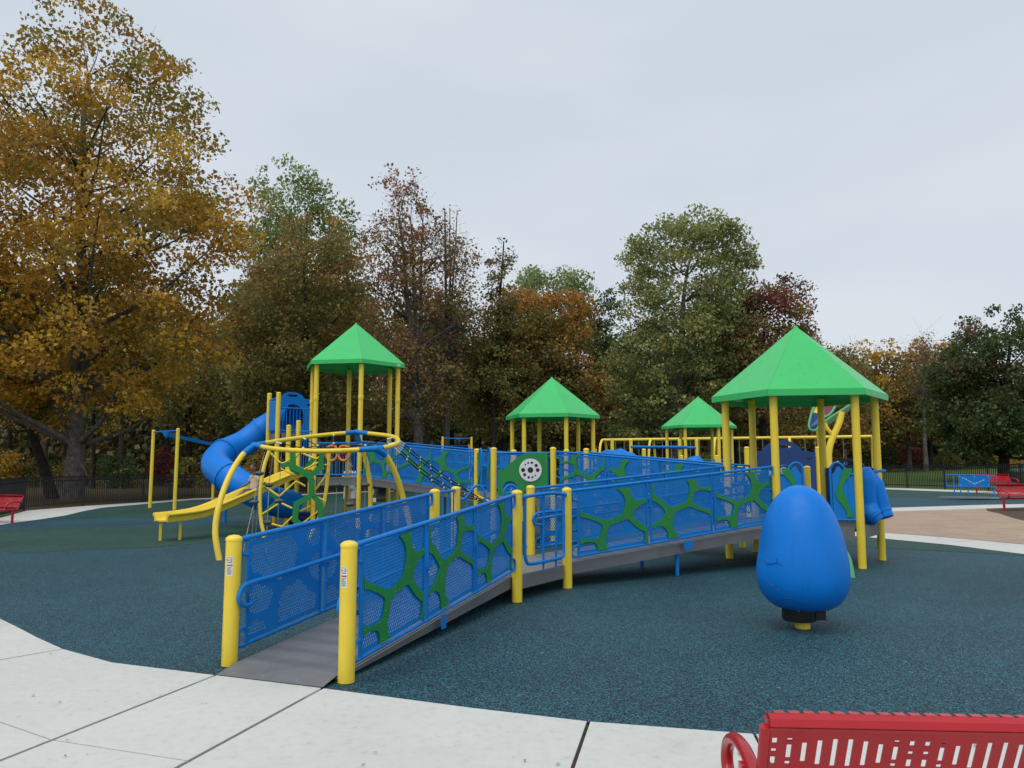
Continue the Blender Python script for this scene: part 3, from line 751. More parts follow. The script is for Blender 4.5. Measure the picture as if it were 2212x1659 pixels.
# arched navy entry board between the right and back posts
def board(par, P, Q, z, h, mat, name, arch=.16, hole=None, slots=True, thick=.045):
    P, Q = Vector(P), Vector(Q); d = Q - P; Ln = d.length - .14; d.normalize(); ny = Vector((-d.y, d.x)); P = P + d * .07
    def fn(u, v):
        zz = v * (h + arch)
        top = h - .05 * (2 * abs(u - .5)) ** 2 + arch * max(0, 1 - (abs(u - .5) / .30) ** 2) ** .7
        if zz > top: return -.01
        if u < .012 or u > .988: return -.01
        if abs(u - .5) < .14 and abs(zz - (h + arch * .35)) < .035 * math.sqrt(max(0, 1 - ((u - .5) / .14) ** 2)): return -.01
        if slots:
            for uc in (.09, .91):
                if math.hypot((u - uc) * Ln / .07, (zz - h + .20) / .035) < 1: return -.01
        if hole and math.hypot((u - .5) * Ln / hole[0], (zz - hole[2]) / hole[1]) < 1: return -.01
        return .01
    M = Matrix(((d.x, ny.x, 0, P.x), (d.y, ny.y, 0, P.y), (0, 0, 1, z), (0, 0, 0, 1)))
    o = link(name, march(fn, Ln, h + arch, 80, 80, -thick / 2, thick / 2, 0, mat, name), par, M=M)
    for hh in (.2, h - .15):
        for s in (P, P + d * Ln): MB().ball((s.x, s.y, z + hh), .035, 8, 6).build('clamp', BLU, par, 60)
    return o
board(t, H1[0], H1[1], Z2, .98, NAVY, 'arched_board', .13, slots=False)
# moulded double chute hanging from a clamp bar at the right-hand side
t = thing('moulded_chute', 'pair of tapered blue tubes hanging on the right side of the nearest shelter', 'play tube', (6.35, 13.0, .5))
p0, p1 = at(1843, 1021, 12.75), at(1912, 1017, 13.25)
rail(t, 'hanging_bar', [p0, p1], .022)
for k in range(5): MB().ball(p0.lerp(p1, .15 + .19 * k), .036, 8, 6).build('clamp', BLU, t)
for pts, rs in (([(1862, 1012, 13.0), (1868, 1035, 13.0), (1872, 1065, 13.0), (1877, 1090, 13.0), (1884, 1112, 12.95), (1898, 1126, 12.9)], [.13, .165, .15, .135, .16, .105]),
                ([(1880, 1022, 13.12), (1888, 1045, 13.1), (1898, 1075, 13.08), (1906, 1098, 13.05), (1914, 1118, 13.0)], [.08, .15, .145, .13, .125])):
    pp = [at(*q) for q in pts]; n = 5; P = arc(pp, n); rr = []
    for i in range(len(P)):
        f = i / n; k = min(int(f), len(rs) - 2); rr.append(rs[k] + (rs[k + 1] - rs[k]) * (f - k))
    c = MB().tube(P, rr, 20).build('tapered_tube', BLUP, t, 60)
    MB().tube([P[-5], P[-5] + (P[-4] - P[-5]) * .8], [rr[-5] + .008] * 2, 20).build('moulded_ring', BLUP, t, 60)
MB().prism([Vector((5.75, 12.75, .66)), Vector((6.25, 13.3, .66)), Vector((6.25, 13.3, .95)), Vector((5.75, 12.75, .80))], Vector((-.03, .025, 0))).build('kick_board', NAVY, t, 0)

t2, p2 = shelter('hexagonal shelter with a green roof in the middle, behind the drum panel landing', (1.24, 23.8), -14, .95, 3.15, 4.36, 1.48)
for i in (0, 2, 4, 5): bars(t2, p2[i], p2[(i + 1) % 6], .95, .95, 6)
for i in (3, 1): handloop(t2, p2[i], Vector(p2[(i + 1) % 6]) - Vector(p2[i]), .95)
t3, p3 = shelter('smallest looking, farthest hexagonal shelter with a green roof, left of the nearest one', (7.53, 31.0), -8, .9, 3.2, 4.40, 1.48)
for i in range(6):
    if i != 1: bars(t3, p3[i], p3[(i + 1) % 6], .9, .95, 5)
t4, _ = shelter('tallest hexagonal shelter with a green roof, at the left tower beside the blue tube slide', C3, -11, Z4, 4.43, 5.64, 1.46, joint=3.35)
MB().box((C3[0] + 1.32, C3[1] - .62, 4.36), (.10, .006, .045), R(-41 + 90)).build('maker_plate', WHITE, t4, 0)

# ---------------------------------------------------------------- left tower: guards, slides, climbers
bars(t4, H3[4], H3[5], Z4, .93, 11, bow=.05); bars(t4, H3[1], H3[2], Z4, .95, 8); bars(t4, H3[2], H3[3], Z4, .95, 8)
handloop(t4, H3[0], Vector(H3[1]) - Vector(H3[0]), Z4); handloop(t4, H3[1], Vector(H3[0]) - Vector(H3[1]), Z4)
a, b = Vector(H3[4]), Vector(H3[5]); dd = (b - a).normalized(); nn = Vector((dd.y, -dd.x))
for k, s in enumerate((.52, .86)):
    c = a + dd * s + nn * .07; ring = [(c.x + dd.x * .17 * math.cos(q * .4488), c.y + dd.y * .17 * math.cos(q * .4488), Z4 + .66 + .2 * math.sin(q * .4488)) for q in range(14)]
    w = MB().tube(ring, .035, 8, True).build('toy_ring', ORNG, t4, 60)
    MB().ball((c.x, c.y, Z4 + .66), .07, 10, 6, (1, .5, 1.2)).build('toy_hub', REDP, t4, 60)
t = thing('slide_platform', 'high slide platform on yellow posts left of the tall tower, with a blue arched hood', 'platform', (-6.4, 22, 0))
for (x, y, z0, z1) in ((-6.49, 21.3, 0, 3.66), (-7.03, 22.2, 2.3, 3.72), (-5.92, 23.0, 0, 3.72), (-5.80, 20.9, 0, 2.85), (-6.02, 20.75, 0, 2.72)): post(t, x, y, z0, z1)
UP = [(-6.47, 21.3), (-5.72, 21.78), (-5.92, 23.0), (-7.0, 22.2)]
poly_deck(t, UP, 2.52, .2)
bars(t, (-6.49, 21.3), (-5.67, 21.74), 2.5, .72, 8); bars(t, (-5.80, 20.9), H3[4], Z4 + .2, 1.05, 5)
board(t, (-7.03, 22.2), (-5.92, 23.0), 2.5, 1.12, BLUP, 'slide_hood', .16, hole=(.36, .40, .52))
MB().bar((-6.5, 21.34, 3.5), (-7.0, 22.16, 3.5), .05, .03).build('cross_rail', BLU, t, 0)
MB().bar((-6.53, 21.42, 3.05), (-6.98, 22.1, 3.05), .03, .8).build('side_board', BLU, t, 0)
MB().bar((-6.5, 21.34, 2.62), (-7.0, 22.16, 2.62), .05, .03).build('cross_rail', BLU, t, 0)

TS = [(-6.45, 22.62, 3.02), (-6.85, 22.75, 2.96), (-7.3, 22.75, 2.72), (-7.80, 22.5, 2.28), (-8.18, 21.9, 1.97), (-8.04, 21.0, 1.64), (-7.35, 20.35, 1.25), (-6.76, 20.25, .95), (-6.3, 20.5, .70), (-5.95, 20.95, .56)]
t = thing('tube_slide', 'blue spiral tube slide curling down from the high slide platform at the left', 'slide', (-7.2, 21.5, 0))
P = arc(TS, 6); cut = [0, 13, 24, 35, 46, len(P) - 1]
for i in range(len(cut) - 1):
    seg = P[cut[i]:cut[i + 1] + 1]
    if len(seg) < 2: continue
    prof = [.385] * len(seg); prof[0] = .402; prof[-1] = .402
    vs = MB().tube(seg, prof, 28)
    vs.f = [f for f in vs.f if len(f) == 4]
    inner = MB().tube(seg, [q - .02 for q in prof], 28); inner.f = [f for f in inner.f if len(f) == 4]
    vs.add(inner.v, [tuple(reversed(f)) for f in inner.f])
    vs.build('tube_section', BLUP, t, 60, fix=False)
    e = seg[-1]; d = (seg[-1] - seg[-2]).normalized()
    f = MB().tube([e - d * .03, e + d * .03], [.428, .428], 28); f.f = [q for q in f.f if len(q) == 4]
    i2 = MB().tube([e - d * .03, e + d * .03], [.37, .37], 28); i2.f = [q for q in i2.f if len(q) == 4]
    n = len(f.v); f.add(i2.v, i2.f)
    for k in range(28):
        k2 = (k + 1) % 28; f.f += [(k, k2, n + k2, n + k), (28 + k, 28 + k2, n + 28 + k2, n + 28 + k)]
    f.build('flange', BLUP, t, 50)
lip = P[-1]; MB().tube(arc([lip + Vector((-.1, -.1, -.33)), lip + Vector((.25, .3, -.36)), lip + Vector((.55, .65, -.34))], 4), [.16, .17, .17, .17, .18, .18, .17, .16, .12], 14).build('exit_chute', NAVY, t, 60)
rail(t, 'support_leg', [(-8.22, 22.3, 0), (-8.22, 22.3, 1.8)], .045)
rail(t, 'support_leg', [(-6.55, 20.3, 0), (-6.55, 20.3, .62)], .045)

t = thing('wave_slide', 'yellow open slide running down left from the tall tower with a seated child', 'slide', (-6.7, 19, 0))
WS = [(-5.35, 21.1, 1.42), (-5.5, 20.8, 1.42), (-5.8, 20.2, 1.32), (-6.4, 19.1, .94), (-6.9, 18.2, .62), (-7.15, 17.75, .50), (-7.4, 17.3, .455), (-7.62, 16.9, .44)]
P = arc(WS, 6); pr = [(o_ * .86, h_ * .72) for o_, h_ in [(-.31, .13), (-.325, .17), (-.315, .205), (-.285, .225), (-.25, .215), (-.225, .17), (-.20, .06), (-.16, .012), (0, 0), (.16, .012), (.20, .06), (.225, .17), (.25, .215), (.285, .225), (.315, .205), (.325, .17), (.31, .13), (.27, .12), (.255, -.01), (.25, -.05), (.24, -.05), (.23, -.02), (0, -.04), (-.23, -.02), (-.24, -.05), (-.25, -.05), (-.255, -.01), (-.27, .12)]]
vs = []; fs = []; n = len(pr)
for i, p in enumerate(P):
    d = (P[min(i + 1, len(P) - 1)] - P[max(i - 1, 0)]).normalized(); s_ = Vector((d.y, -d.x, 0)).normalized(); u = s_.cross(d)
    vs += [p + s_ * o + u * h for o, h in pr]
for i in range(len(P) - 1):
    for k in range(n): fs.append((i * n + k, i * n + (k + 1) % n, (i + 1) * n + (k + 1) % n, (i + 1) * n + k))
fs += [tuple(range(n)), tuple((len(P) - 1) * n + k for k in range(n))]
MB().add(vs, fs).build('slide_bed', YEL, t, 55)
for i in range(3, len(P) - 2, 1):
    d = (P[i + 1] - P[i]).normalized(); s_ = Vector((d.y, -d.x, 0)).normalized()
    if i % 2: MB().ball(P[i] + s_ * -.222 + Vector((0, 0, -.02)), .011, 6, 4).build('bolt', STEEL, t, 60)
for o in (-.2, .2):
    q = Vector((-7.5, 17.12, .40)); s_ = Vector((-.54, .84, 0)).cross(Vector((0, 0, 1))) * o
    MB().box((q.x + s_.x, q.y + s_.y, .2), (.05, .05, .40), R(33)).build('leg', YEL, t, 0)

# ring climber
t = thing('ring_climber', 'yellow three legged ring climber with blue elbows and a rope net, behind the nearest ramp', 'climber', (-3.7, 15.3, 0))
J1, J2, J3 = Vector((-4.95, 14.8, 2.01)), Vector((-2.5, 14.2, 1.93)), Vector((-3.54, 17.5, 2.38))
seg1 = arc([J1, Vector((-4.3, 14.32, 1.92)), Vector((-3.4, 14.05, 1.885)), J2], 6)
seg2 = arc([J2, Vector((-2.28, 14.7, 2.0)), Vector((-2.27, 15.4, 2.10)), Vector((-2.6, 16.6, 2.25)), J3], 6)
seg3 = arc([J3, Vector((-4.2, 17.0, 2.29)), Vector((-4.75, 16.0, 2.15)), J1], 6)
for s_ in (seg1, seg2, seg3): rail(t, 'ring_tube', s_, .045, YEL, 18)
legs = [[at(549, 962, 14.8), at(522, 985, 14.5), at(494, 1032, 14.1), at(473, 1092, 13.8), at(465, 1150, 13.65), at(474, 1209, 13.58)],
        [at(813, 969, 14.2), at(836, 988, 14.4), at(857, 1030, 14.6), at(872, 1080, 14.75), at(885, 1135, 14.8), at(893, 1188, 14.8)],
        [J3, at(778, 962, 17.6), at(789, 990, 17.75), at(799, 1045, 17.9), at(800, 1100, 18.0), at(793, 1156, 18.0)]]
for l in legs:
    l[-1].z = -.02; rail(t, 'leg', arc(l, 6), .053, YEL, 18)
for J, l, s1, s2 in ((J1, legs[0], seg1, seg3[::-1]), (J2, legs[1], seg2, seg1[::-1]), (J3, legs[2], seg3, seg2[::-1])):
    m = MB()
    for s_ in (s1, s2): m.tube([J, s_[1], s_[2]], .051, 16)
    la = arc(l, 6); m.tube([J] + la[1:6], .060, 16); m.ball(J, .064, 14, 8)
    m.build('elbow', BLU, t, 60)
# net inside the ring
inn = [seg1[4], seg1[9], seg1[14], seg2[5], seg2[11], seg2[17], seg3[4], seg3[9], seg3[14]]
cen = sum(inn, Vector()) / len(inn) + Vector((0, 0, -.12)); net = MB(); fer = MB()
mid = []
for k, p in enumerate(inn):
    q = p.lerp(cen, .5) + Vector((0, 0, -.06)); mid.append(q); net.tube([p, q, cen], .011, 6)
    d = (q - p).normalized(); fer.tube([p + d * .06, p + d * .2], .018, 8); fer.ball(q, .03, 8, 6)
for k in range(len(mid)): net.tube([mid[k], mid[(k + 1) % len(mid)]], .010, 6)
net.build('rope_net', ROPE, t, 60); fer.build('ferrules', WHITE, t, 60, kind='stuff')
# rope bridge from the ring to the drum landing
t = thing('rope_ladder', 'black rope ladder net sloping from the ring climber down to the drum panel landing', 'rope ladder', (-1.7, 16.2, 0))
top = [Vector((-2.26, 14.75, 1.97)), Vector((-2.30, 15.8, 2.13))]; bot = [Vector((-.50, 16.5, .86)), Vector((-.80, 17.4, .95))]
net = MB(); fer = MB(); rows = []
for k in range(5):
    a = top[0].lerp(top[1], k / 4); b = bot[0].lerp(bot[1], k / 4); row = []
    for i in range(9):
        s_ = i / 8; p = a.lerp(b, s_) + Vector((0, 0, (-.24 + .045 * k) * math.sin(math.pi * s_))); row.append(p)
    rows.append(row)
    if k in (0, 1, 3, 4): net.tube(row, .012, 6)
    fer.tube([row[0], row[0].lerp(row[1], .45)], .018, 8)
for i in range(1, 8):
    net.tube([rows[0][i], rows[4][i]], .010, 6)
    for k in (0, 1, 3, 4): fer.ball(rows[k][i], .022, 6, 4)
net.build('rope_net', ROPE, t, 60); fer.build('ferrules', WHITE, t, 60, kind='stuff')
MB().bar(bot[0], bot[1], .06, .05).build('anchor_bar', YEL, t, 0)
# hanging chains with grey stepping pods
def pod(px, py, Y, topq, ordn):
    p = at(px, py, Y); tp = Vector((p.x * .35 + topq.x * .65, p.y * .35 + topq.y * .65, topq.z)) if False else topq
    t = thing('stepping_pod', 'grey chained stepping pod, ' + ordn, 'stepping pod', (p.x, p.y, 0), 'chained stepping pods')
    MB().lathe([(.004, -.05), (.05, -.046), (.085, -.015), (.092, 0), (.08, .018), (.04, .035), (.004, .04)], p, 16).build('pod', PODG, t, 60)
    for q0, q1 in ((tp, p), (p, Vector((p.x + (p.x - tp.x) * .35, p.y + (p.y - tp.y) * .35, 0)))):
        m = MB(); d = q1 - q0; L_ = d.length; n_ = int(L_ / .042); e = d.normalized(); u = e.orthogonal().normalized(); w = e.cross(u)
        for i in range(n_):
            c = q0 + e * (i + .5) * L_ / n_; a = u if i % 2 else w
            m.tube([c + e * .024, c + a * .010, c - e * .024, c - a * .010], .0042, 4, True)
        tag(m.build('chain', STEEL, t, 60, fix=False), kind='stuff')

pod(560, 1022, 14.55, at(573, 974, 14.6), 'topmost one on the left')
pod(549, 1084, 14.4, at(559.5, 1026, 14.5), 'left one, in front of the yellow slide')
pod(531, 1163, 14.2, at(548, 1088, 14.4), 'lowest one, beside the left entrance post')
pod(581, 1047, 14.6, at(591, 975, 14.5), 'upper one beside the curved yellow leg')
pod(578, 1128, 14.5, at(580.8, 1051, 14.55), 'low one left of the green honeycomb panel')
pod(602, 1082, 14.5, at(608, 975, 14.45), 'middle one in front of the honeycomb bars')
pod(727, 1047, 14.4, at(730, 975, 14.15), 'upper one right of the green honeycomb panel')
pod(756, 1089, 14.4, at(757, 974, 14.15), 'low one in front of the adult in white')
pod(789, 1047, 14.5, at(792, 972, 14.2), 'upper one at the far right')

# honeycomb climber
t = thing('honeycomb_climber', 'green and yellow honeycomb climbing frame below the tall tower', 'climber', (-4.6, 17.5, 0))
def c1(x, y, Y=17.5): return at((500 + x / 1.659) / 1.823, (1200 + y / 1.659) / 1.823, Y)
for l in ([(582, 973, 17.7), (570, 1010, 17.6), (562, 1064, 17.5), (563, 1115, 17.45), (571, 1160, 17.4)], [(711, 977, 17.7), (709, 1020, 17.7), (701, 1080, 17.6), (686, 1125, 17.55), (668, 1161, 17.5)]):
    p = arc([at(*q) for q in l], 6); p[-1].z = -.02; rail(t, 'leg', p, .042, YEL, 16)
def ribbon(pts, w, Y, name, mat, th=.03):
    m = MB(); pts = [c1(x, y, Y) for x, y in pts]; L_, R_ = [], []
    for i, p in enumerate(pts):
        a = pts[max(0, i - 1)]; b = pts[min(len(pts) - 1, i + 1)]; d = (b - a).normalized(); n_ = Vector((d.z, 0, -d.x)).normalized()
        k = 1.0
        if 0 < i < len(pts) - 1: k = 1 / max(.6, math.cos(.5 * (pts[i] - a).angle(b - pts[i])))
        L_.append(p + n_ * w / 2 * k); R_.append(p - n_ * w / 2 * k)
    for i in range(len(pts) - 1): m.prism([L_[i], L_[i + 1], R_[i + 1], R_[i]], (0, th, 0))
    return m.build(name, mat, t, 0)
ribbon([(1080, 965), (1085, 1058), (1165, 1103), (1197, 1122), (1207, 1150), (1205, 1240), (1180, 1262), (1107, 1300), (1095, 1405), (1150, 1455)], .125, 17.3, 'green_panel', GRN)
ribbon([(1272, 962), (1265, 1058), (1225, 1095), (1195, 1118), (1207, 1180), (1208, 1238), (1262, 1300), (1268, 1430)], .120, 17.312, 'green_panel', GRN, .03)
ribbon([(1010, 1050), (1065, 1040), (1075, 1075), (1130, 1105)], .10, 17.40, 'green_panel', GRN)
ribbon([(890, 1165), (950, 1240), (985, 1285), (890, 1365)], .085, 17.62, 'green_panel', GRN)
ribbon([(1225, 1000), (1165, 1070), (1110, 1100)], .09, 17.62, 'green_panel', GRN)
for k, l in enumerate([[(940, 970), (1010, 1035), (1070, 1005)], [(1005, 1070), (1090, 1110), (1125, 1105)], [(895, 1180), (985, 1245), (1005, 1243), (1095, 1162), (1120, 1160), (1165, 1185)], [(885, 1368), (990, 1300)], [(1010, 1297), (1080, 1330)], [(940, 1430), (1005, 1447), (1025, 1440), (1085, 1380)], [(1100, 1000), (1125, 970), (1140, 968), (1225, 1003), (1245, 1003), (1270, 980)], [(1140, 1080), (1160, 1075), (1250, 1030)], [(1225, 1220), (1315, 1095)], [(1130, 1350), (1215, 1310)], [(1125, 1430), (1150, 1425), (1255, 1345)], [(1240, 1255), (1300, 1285)], [(1195, 1160), (1200, 1220)], [(1280, 1045), (1318, 1050)]]):
    p = [c1(x, y, 17.44) for x, y in l]; rail(t, 'rung', arc(p, 3) if len(p) > 2 else p, .021, YEL, 10)

# track rides: two frames with a beam
def frame(t, A, B, h, mat=YEL):
    for p in (A, B): post(t, p[0], p[1], ground(p[0]), h)
    rail(t, 'cross_bar', [(A[0], A[1], h - .09), (B[0], B[1], h - .09)], .03)
t = thing('track_ride', 'overhead track ride at far left, yellow posts with a long blue beam', 'track ride', (-13.4, 30, 0))
frame(t, (-14.02, 30.1), (-12.5, 28.8), 3.02); frame(t, (-14.0, 36.3), (-12.6, 35.6), 2.72)
MB().bar((-13.26, 29.45, 2.82), (-13.35, 36.0, 2.47), .11, .13).build('beam', BLU, t, 0)
MB().prism([(-13.5, 29.6, 2.92), (-13.0, 29.2, 2.92), (-13.24, 29.5, 2.66)], (.02, .03, 0)).build('gusset', BLU, t, 0)
t = thing('track_ride', 'distant pair of yellow posts with a blue bar left of the middle shelter', 'track ride', (-3, 42, 0))
frame(t, (-3.78, 42), (-2.24, 42.6), 3.2)
MB().bar((-3.0, 42.3, 3.1), (-3.5, 50, 2.7), .11, .13).build('beam', BLU, t, 0); frame(t, (-4.2, 50), (-2.8, 50.2), 3.0)

# ---------------------------------------------------------------- blue egg
t = thing('egg_spinner', 'big blue egg shaped spinner seat on a black pivot, right foreground', 'spinner seat', (2.94, 7.97, 0))
prof = [(0, 0), (.035, .13), (.035, .14), (.11, .25), (.2, .34), (.30, .405), (.40, .44), (.52, .452), (.6, .449), (.70, .437), (.80, .415), (.88, .39), (.95, .36), (1.02, .33), (1.10, .285), (1.16, .24), (1.21, .19), (1.24, .14), (1.262, .07), (1.268, .0)]
prof = [(.0, .0), (.003, .15), (.032, .29), (.075, .36), (.13, .41), (.19, .447), (.26, .468), (.33, .476), (.42, .476), (.52, .468), (.62, .450), (.72, .426), (.81, .402), (.90, .372), (.985, .335), (1.05, .300), (1.11, .258), (1.16, .212), (1.20, .160), (1.228, .105), (1.243, .052), (1.247, 0)]
vs = []; fs = []; n = 56
for (z, r_) in prof:
    r_ *= .945
    for k in range(n):
        a = 2 * math.pi * k / n; da = (a - R(95) + math.pi) % (2 * math.pi) - math.pi
        dz = (z - .66) / .36
        dent = .40 * max(0, 1 - (da / .8) ** 2) ** 1.3 * math.exp(-dz ** 4)
        db = (a - R(182) + math.pi) % (2 * math.pi) - math.pi
        notch = .03 * math.exp(-(db / .5) ** 2) * math.exp(-((z - .60) / .14) ** 2)
        rr = max(.02 if r_ > 0 else 0, r_ * (1 - dent) - notch * (r_ > .1))
        vs.append((2.95 + rr * math.cos(a), 7.97 + rr * math.sin(a), .175 + z))
for i in range(len(prof) - 1):
    for k in range(n): fs.append((i * n + k, i * n + (k + 1) % n, (i + 1) * n + (k + 1) % n, (i + 1) * n + k))
egg = MB().add(vs, fs).build('shell', BLUP, t, 75)
def eggpt(az, z, o=.0):
    zs = [q[0] for q in prof]; rr = float(np.interp(z, zs, [q[1] * .945 for q in prof])) + o
    a = R(az); return Vector((2.95 + rr * math.cos(a), 7.97 + rr * math.sin(a), .175 + z))
EGGL = paint('blue_moulded_groove', (.002, .07, .32), .5, .1)
for l in ([(195, .50), (204, .475), (212, .485), (219, .50), (217, .535)], [(219, .50), (226, .47)], [(194, .315), (203, .31), (210, .265), (219, .275)], [(210, .265), (220, .225)]):
    MB().tube([eggpt(a_, z_, -.001) for a_, z_ in l], .0042, 6).build('moulded_crack', EGGL, t, 60)
MB().tube(arc([eggpt(a_, z_, -.003) for a_, z_ in ((205, .12), (222, .15), (238, .155), (255, .105), (275, .055), (300, .045), (325, .06), (340, .10))], 4), .005, 6).build('moulded_seam', EGGL, t, 60)
MB().tube([eggpt(252, z_, -.0035) for z_ in (.2, .4, .6, .8, .95, 1.05, 1.12, 1.17)], .0042, 6).build('moulded_seam', BLUP, t, 60)
MB().lathe([(.155, .07), (.165, .09), (.165, .205), (.13, .215)], (2.90, 7.97, 0), 28).build('pivot_housing', BLKP, t, 40)
MB().box((3.06, 7.95, .15), (.12, .16, .13), .3).build('pivot_bracket', BLKP, t, 0)
MB().lathe([(.075, -.02), (.075, .085)], (2.93, 7.97, 0), 24).build('pivot_post', YEL, t, 40)
for k in range(3): MB().ball((2.84 + .08 * k, 7.805 + .005 * k, .19), .012, 6, 4).build('bolt', STEEL, t, 60)

# green leaf shaped step climber behind the egg
t = thing('step_climber', 'green leaf shaped step plate on a curved stem behind the blue egg', 'step climber', (4.55, 11.4, 0))
pp = [at(1832, 1165, 11.2), at(1838, 1190, 11.2), at(1840, 1215, 11.1), at(1846, 1233, 11.0)]
for z in (.2, .42):
    c = Vector((4.75, 11.75, z)); ring = [c + Vector((.26 * math.cos(k * .3927), .16 * math.sin(k * .3927), 0)) for k in range(16)]
    MB().prism(ring, (0, 0, .04)).build('step', GRN, t, 0)
MB().tube(arc([Vector((4.98, 11.5, -.02)), Vector((4.95, 11.6, .3)), Vector((4.8, 11.9, .65))], 5), .05, 12).build('stem', LIMEP, t, 60)

# ---------------------------------------------------------------- benches
SL = {0: [(0, .027), (.05, .066), (.088, .125)], 1: [(0, .012), (.03, .095), (.108, .125)], 2: [(.02, .112)], 3: [(.008, .125)], 4: [(.0, .13)], 5: [(.0, .13)], 6: [(.008, .125)], 7: [(.02, .112)], 8: [(0, .012), (.03, .095), (.108, .125)], 9: [(0, .027), (.05, .066), (.088, .125)]}
def slotted(Wd, rows, P, thick=.006):
    """sheet of steel with rows of slots; P(x,s) -> point, normal; s runs down/along the sheet"""
    m = MB(); pitch = .05; n = int(Wd / pitch); x0 = -(n * pitch) / 2; tot = rows * .155 + .05
    def cell(xa, xb, sa, sb):
        vs = []
        for (x, s_) in ((xa, sa), (xb, sa), (xb, sb), (xa, sb)):
            p, nr = P(x, s_); vs += [p, p - nr * thick]
        m.add(vs, [(0, 2, 4, 6), (7, 5, 3, 1), (0, 1, 3, 2), (2, 3, 5, 4), (4, 5, 7, 6), (6, 7, 1, 0)])
    for k in range(n):
        xa, xb = x0 + k * pitch, x0 + (k + 1) * pitch; sa, sb = xa + .0165, xb - .0165
        cell(xa, sa, 0, tot); cell(sb, xb, 0, tot); s0 = 0
        for r_ in range(rows):
            for (u, v) in SL[k % 10]:
                u2, v2 = .03 + r_ * .155 + u, .03 + r_ * .155 + v
                cell(sa, sb, s0, u2); s0 = v2
        cell(sa, sb, s0, tot)
    return m
def bench_meshes():
    Wd = 1.8
    def Pb(x, s_):    # backrest: starts under the rolled top and runs down, leaning
        return Vector((x, -.235 + .42 * s_, .805 - .907 * s_)), Vector((0, -.907, -.42))
    def Ps(x, s_): return Vector((x, -.10 + s_, .435 - .02 * math.cos((s_ - .15) * 9))), Vector((0, 0, 1))
    out = {}
    out['backrest'] = slotted(Wd, 2, Pb).mesh('backrest', RED, 0)
    m = MB(); n = 8; pr_ = [(-.235 + .0, .803), (-.247, .826), (-.240, .850), (-.215, .862), (-.190, .855), (-.178, .835)]
    top = []
    for i in range(len(pr_) - 1):
        (ya, za), (yb, zb) = pr_[i], pr_[i + 1]
        m.add([(-Wd / 2, ya, za), (Wd / 2, ya, za), (Wd / 2, yb, zb), (-Wd / 2, yb, zb), (-Wd / 2, ya + .004, za - .004), (Wd / 2, ya + .004, za - .004), (Wd / 2, yb + .001, zb - .006), (-Wd / 2, yb + .001, zb - .006)], [(0, 1, 2, 3), (7, 6, 5, 4), (0, 3, 7, 4), (1, 5, 6, 2)])
    for x in (-Wd / 2, Wd / 2): m.prism([Vector((x, y, z)) for y, z in pr_], (.006 if x < 0 else -.006, 0, 0))
    for k in range(-17, 18): m.box((k * .05 + .0, -.186, .853), (.034, .03, .012))
    out['rolled_top'] = m.mesh('rolled_top', RED, 35)
    out['seat'] = slotted(Wd, 2, Ps).mesh('seat', RED, 0)
    out['seat_lip'] = MB().tube([(-Wd / 2, .265, .425), (Wd / 2, .265, .425)], .02, 10).mesh('seat_lip', RED, 50)
    arm = arc([(0, -.17, .62), (0, -.02, .655), (0, .14, .64), (0, .26, .58), (0, .30, .50), (0, .26, .44), (0, .16, .415), (0, -.06, .41)], 5)
    out['arm'] = MB().tube(arm, .025, 14).mesh('arm', RED, 60)
    out['back_support'] = MB().tube(arc([(0, -.05, .40), (0, -.10, .48), (0, -.20, .74), (0, -.228, .82)], 4), .019, 12).mesh('back_support', RED, 60)
    out['leg'] = MB().tube([(0, .08, -.02), (0, .08, .42)], .034, 14).mesh('leg', RED, 60)
    out['crossbeam'] = MB().bar((-Wd / 2 + .1, .08, .385), (Wd / 2 - .1, .08, .385), .05, .05).mesh('crossbeam', RED, 0)
    return out
BM = bench_meshes()
def bench(label, loc, az):
    t = thing('park_bench', label, 'bench', loc, 'red metal benches'); t.rotation_euler.z = az; t.scale = (1, 1, .915)
    for nm, me in BM.items():
        xs = {'arm': (-.93, .93), 'back_support': (-.908, .908), 'leg': (-.93, .93)}.get(nm, (0,))
        for x in xs:
            o = link(nm, me); o.parent = t; o.location = (x, 0, 0)
    return t
bt = bench('red slotted metal bench in the near right corner, seen from behind', (1.77, 2.86, -.0), R(-3.5))
pl_ = MB().box((-.93, -.10, .6), (.075, .05, .075)).mesh('arm_joint', RED, 0); o = link('arm_joint', pl_); o.parent = bt
lb = MB().box((0, 0, 0), (.058, .0015, .034)).mesh('maker_label', INK, 0); o = link('maker_label', lb); o.parent = bt
o.matrix_basis = Matrix.Translation((-.93, -.1275, .615)); lo = o
fr_ = MB()
for s_ in (-1, 1): fr_.box((0, -.0012, s_ * .0155), (.055, .001, .0015)); fr_.box((s_ * .0268, -.0012, 0), (.0015, .001, .032))
o = link('label_border', fr_.mesh('label_border', WHITE, 0)); o.parent = lo
tx = text_on(lo, 'UltraSite', .0125, Vector((0, -.0018, -.004)), R(-90), WHITE)
bench('red bench at the right beside the mulch bed, seen from the front', (15.5, 23.3, .29), R(180 + 10))
bench('red bench farthest right, half hidden behind the blue dotted panel', (21.15, 34.0, .47), R(180 + 8))
bench('red bench at the left edge in front of the black fence', (-15.0, 22.5, 0), R(180 - 22))

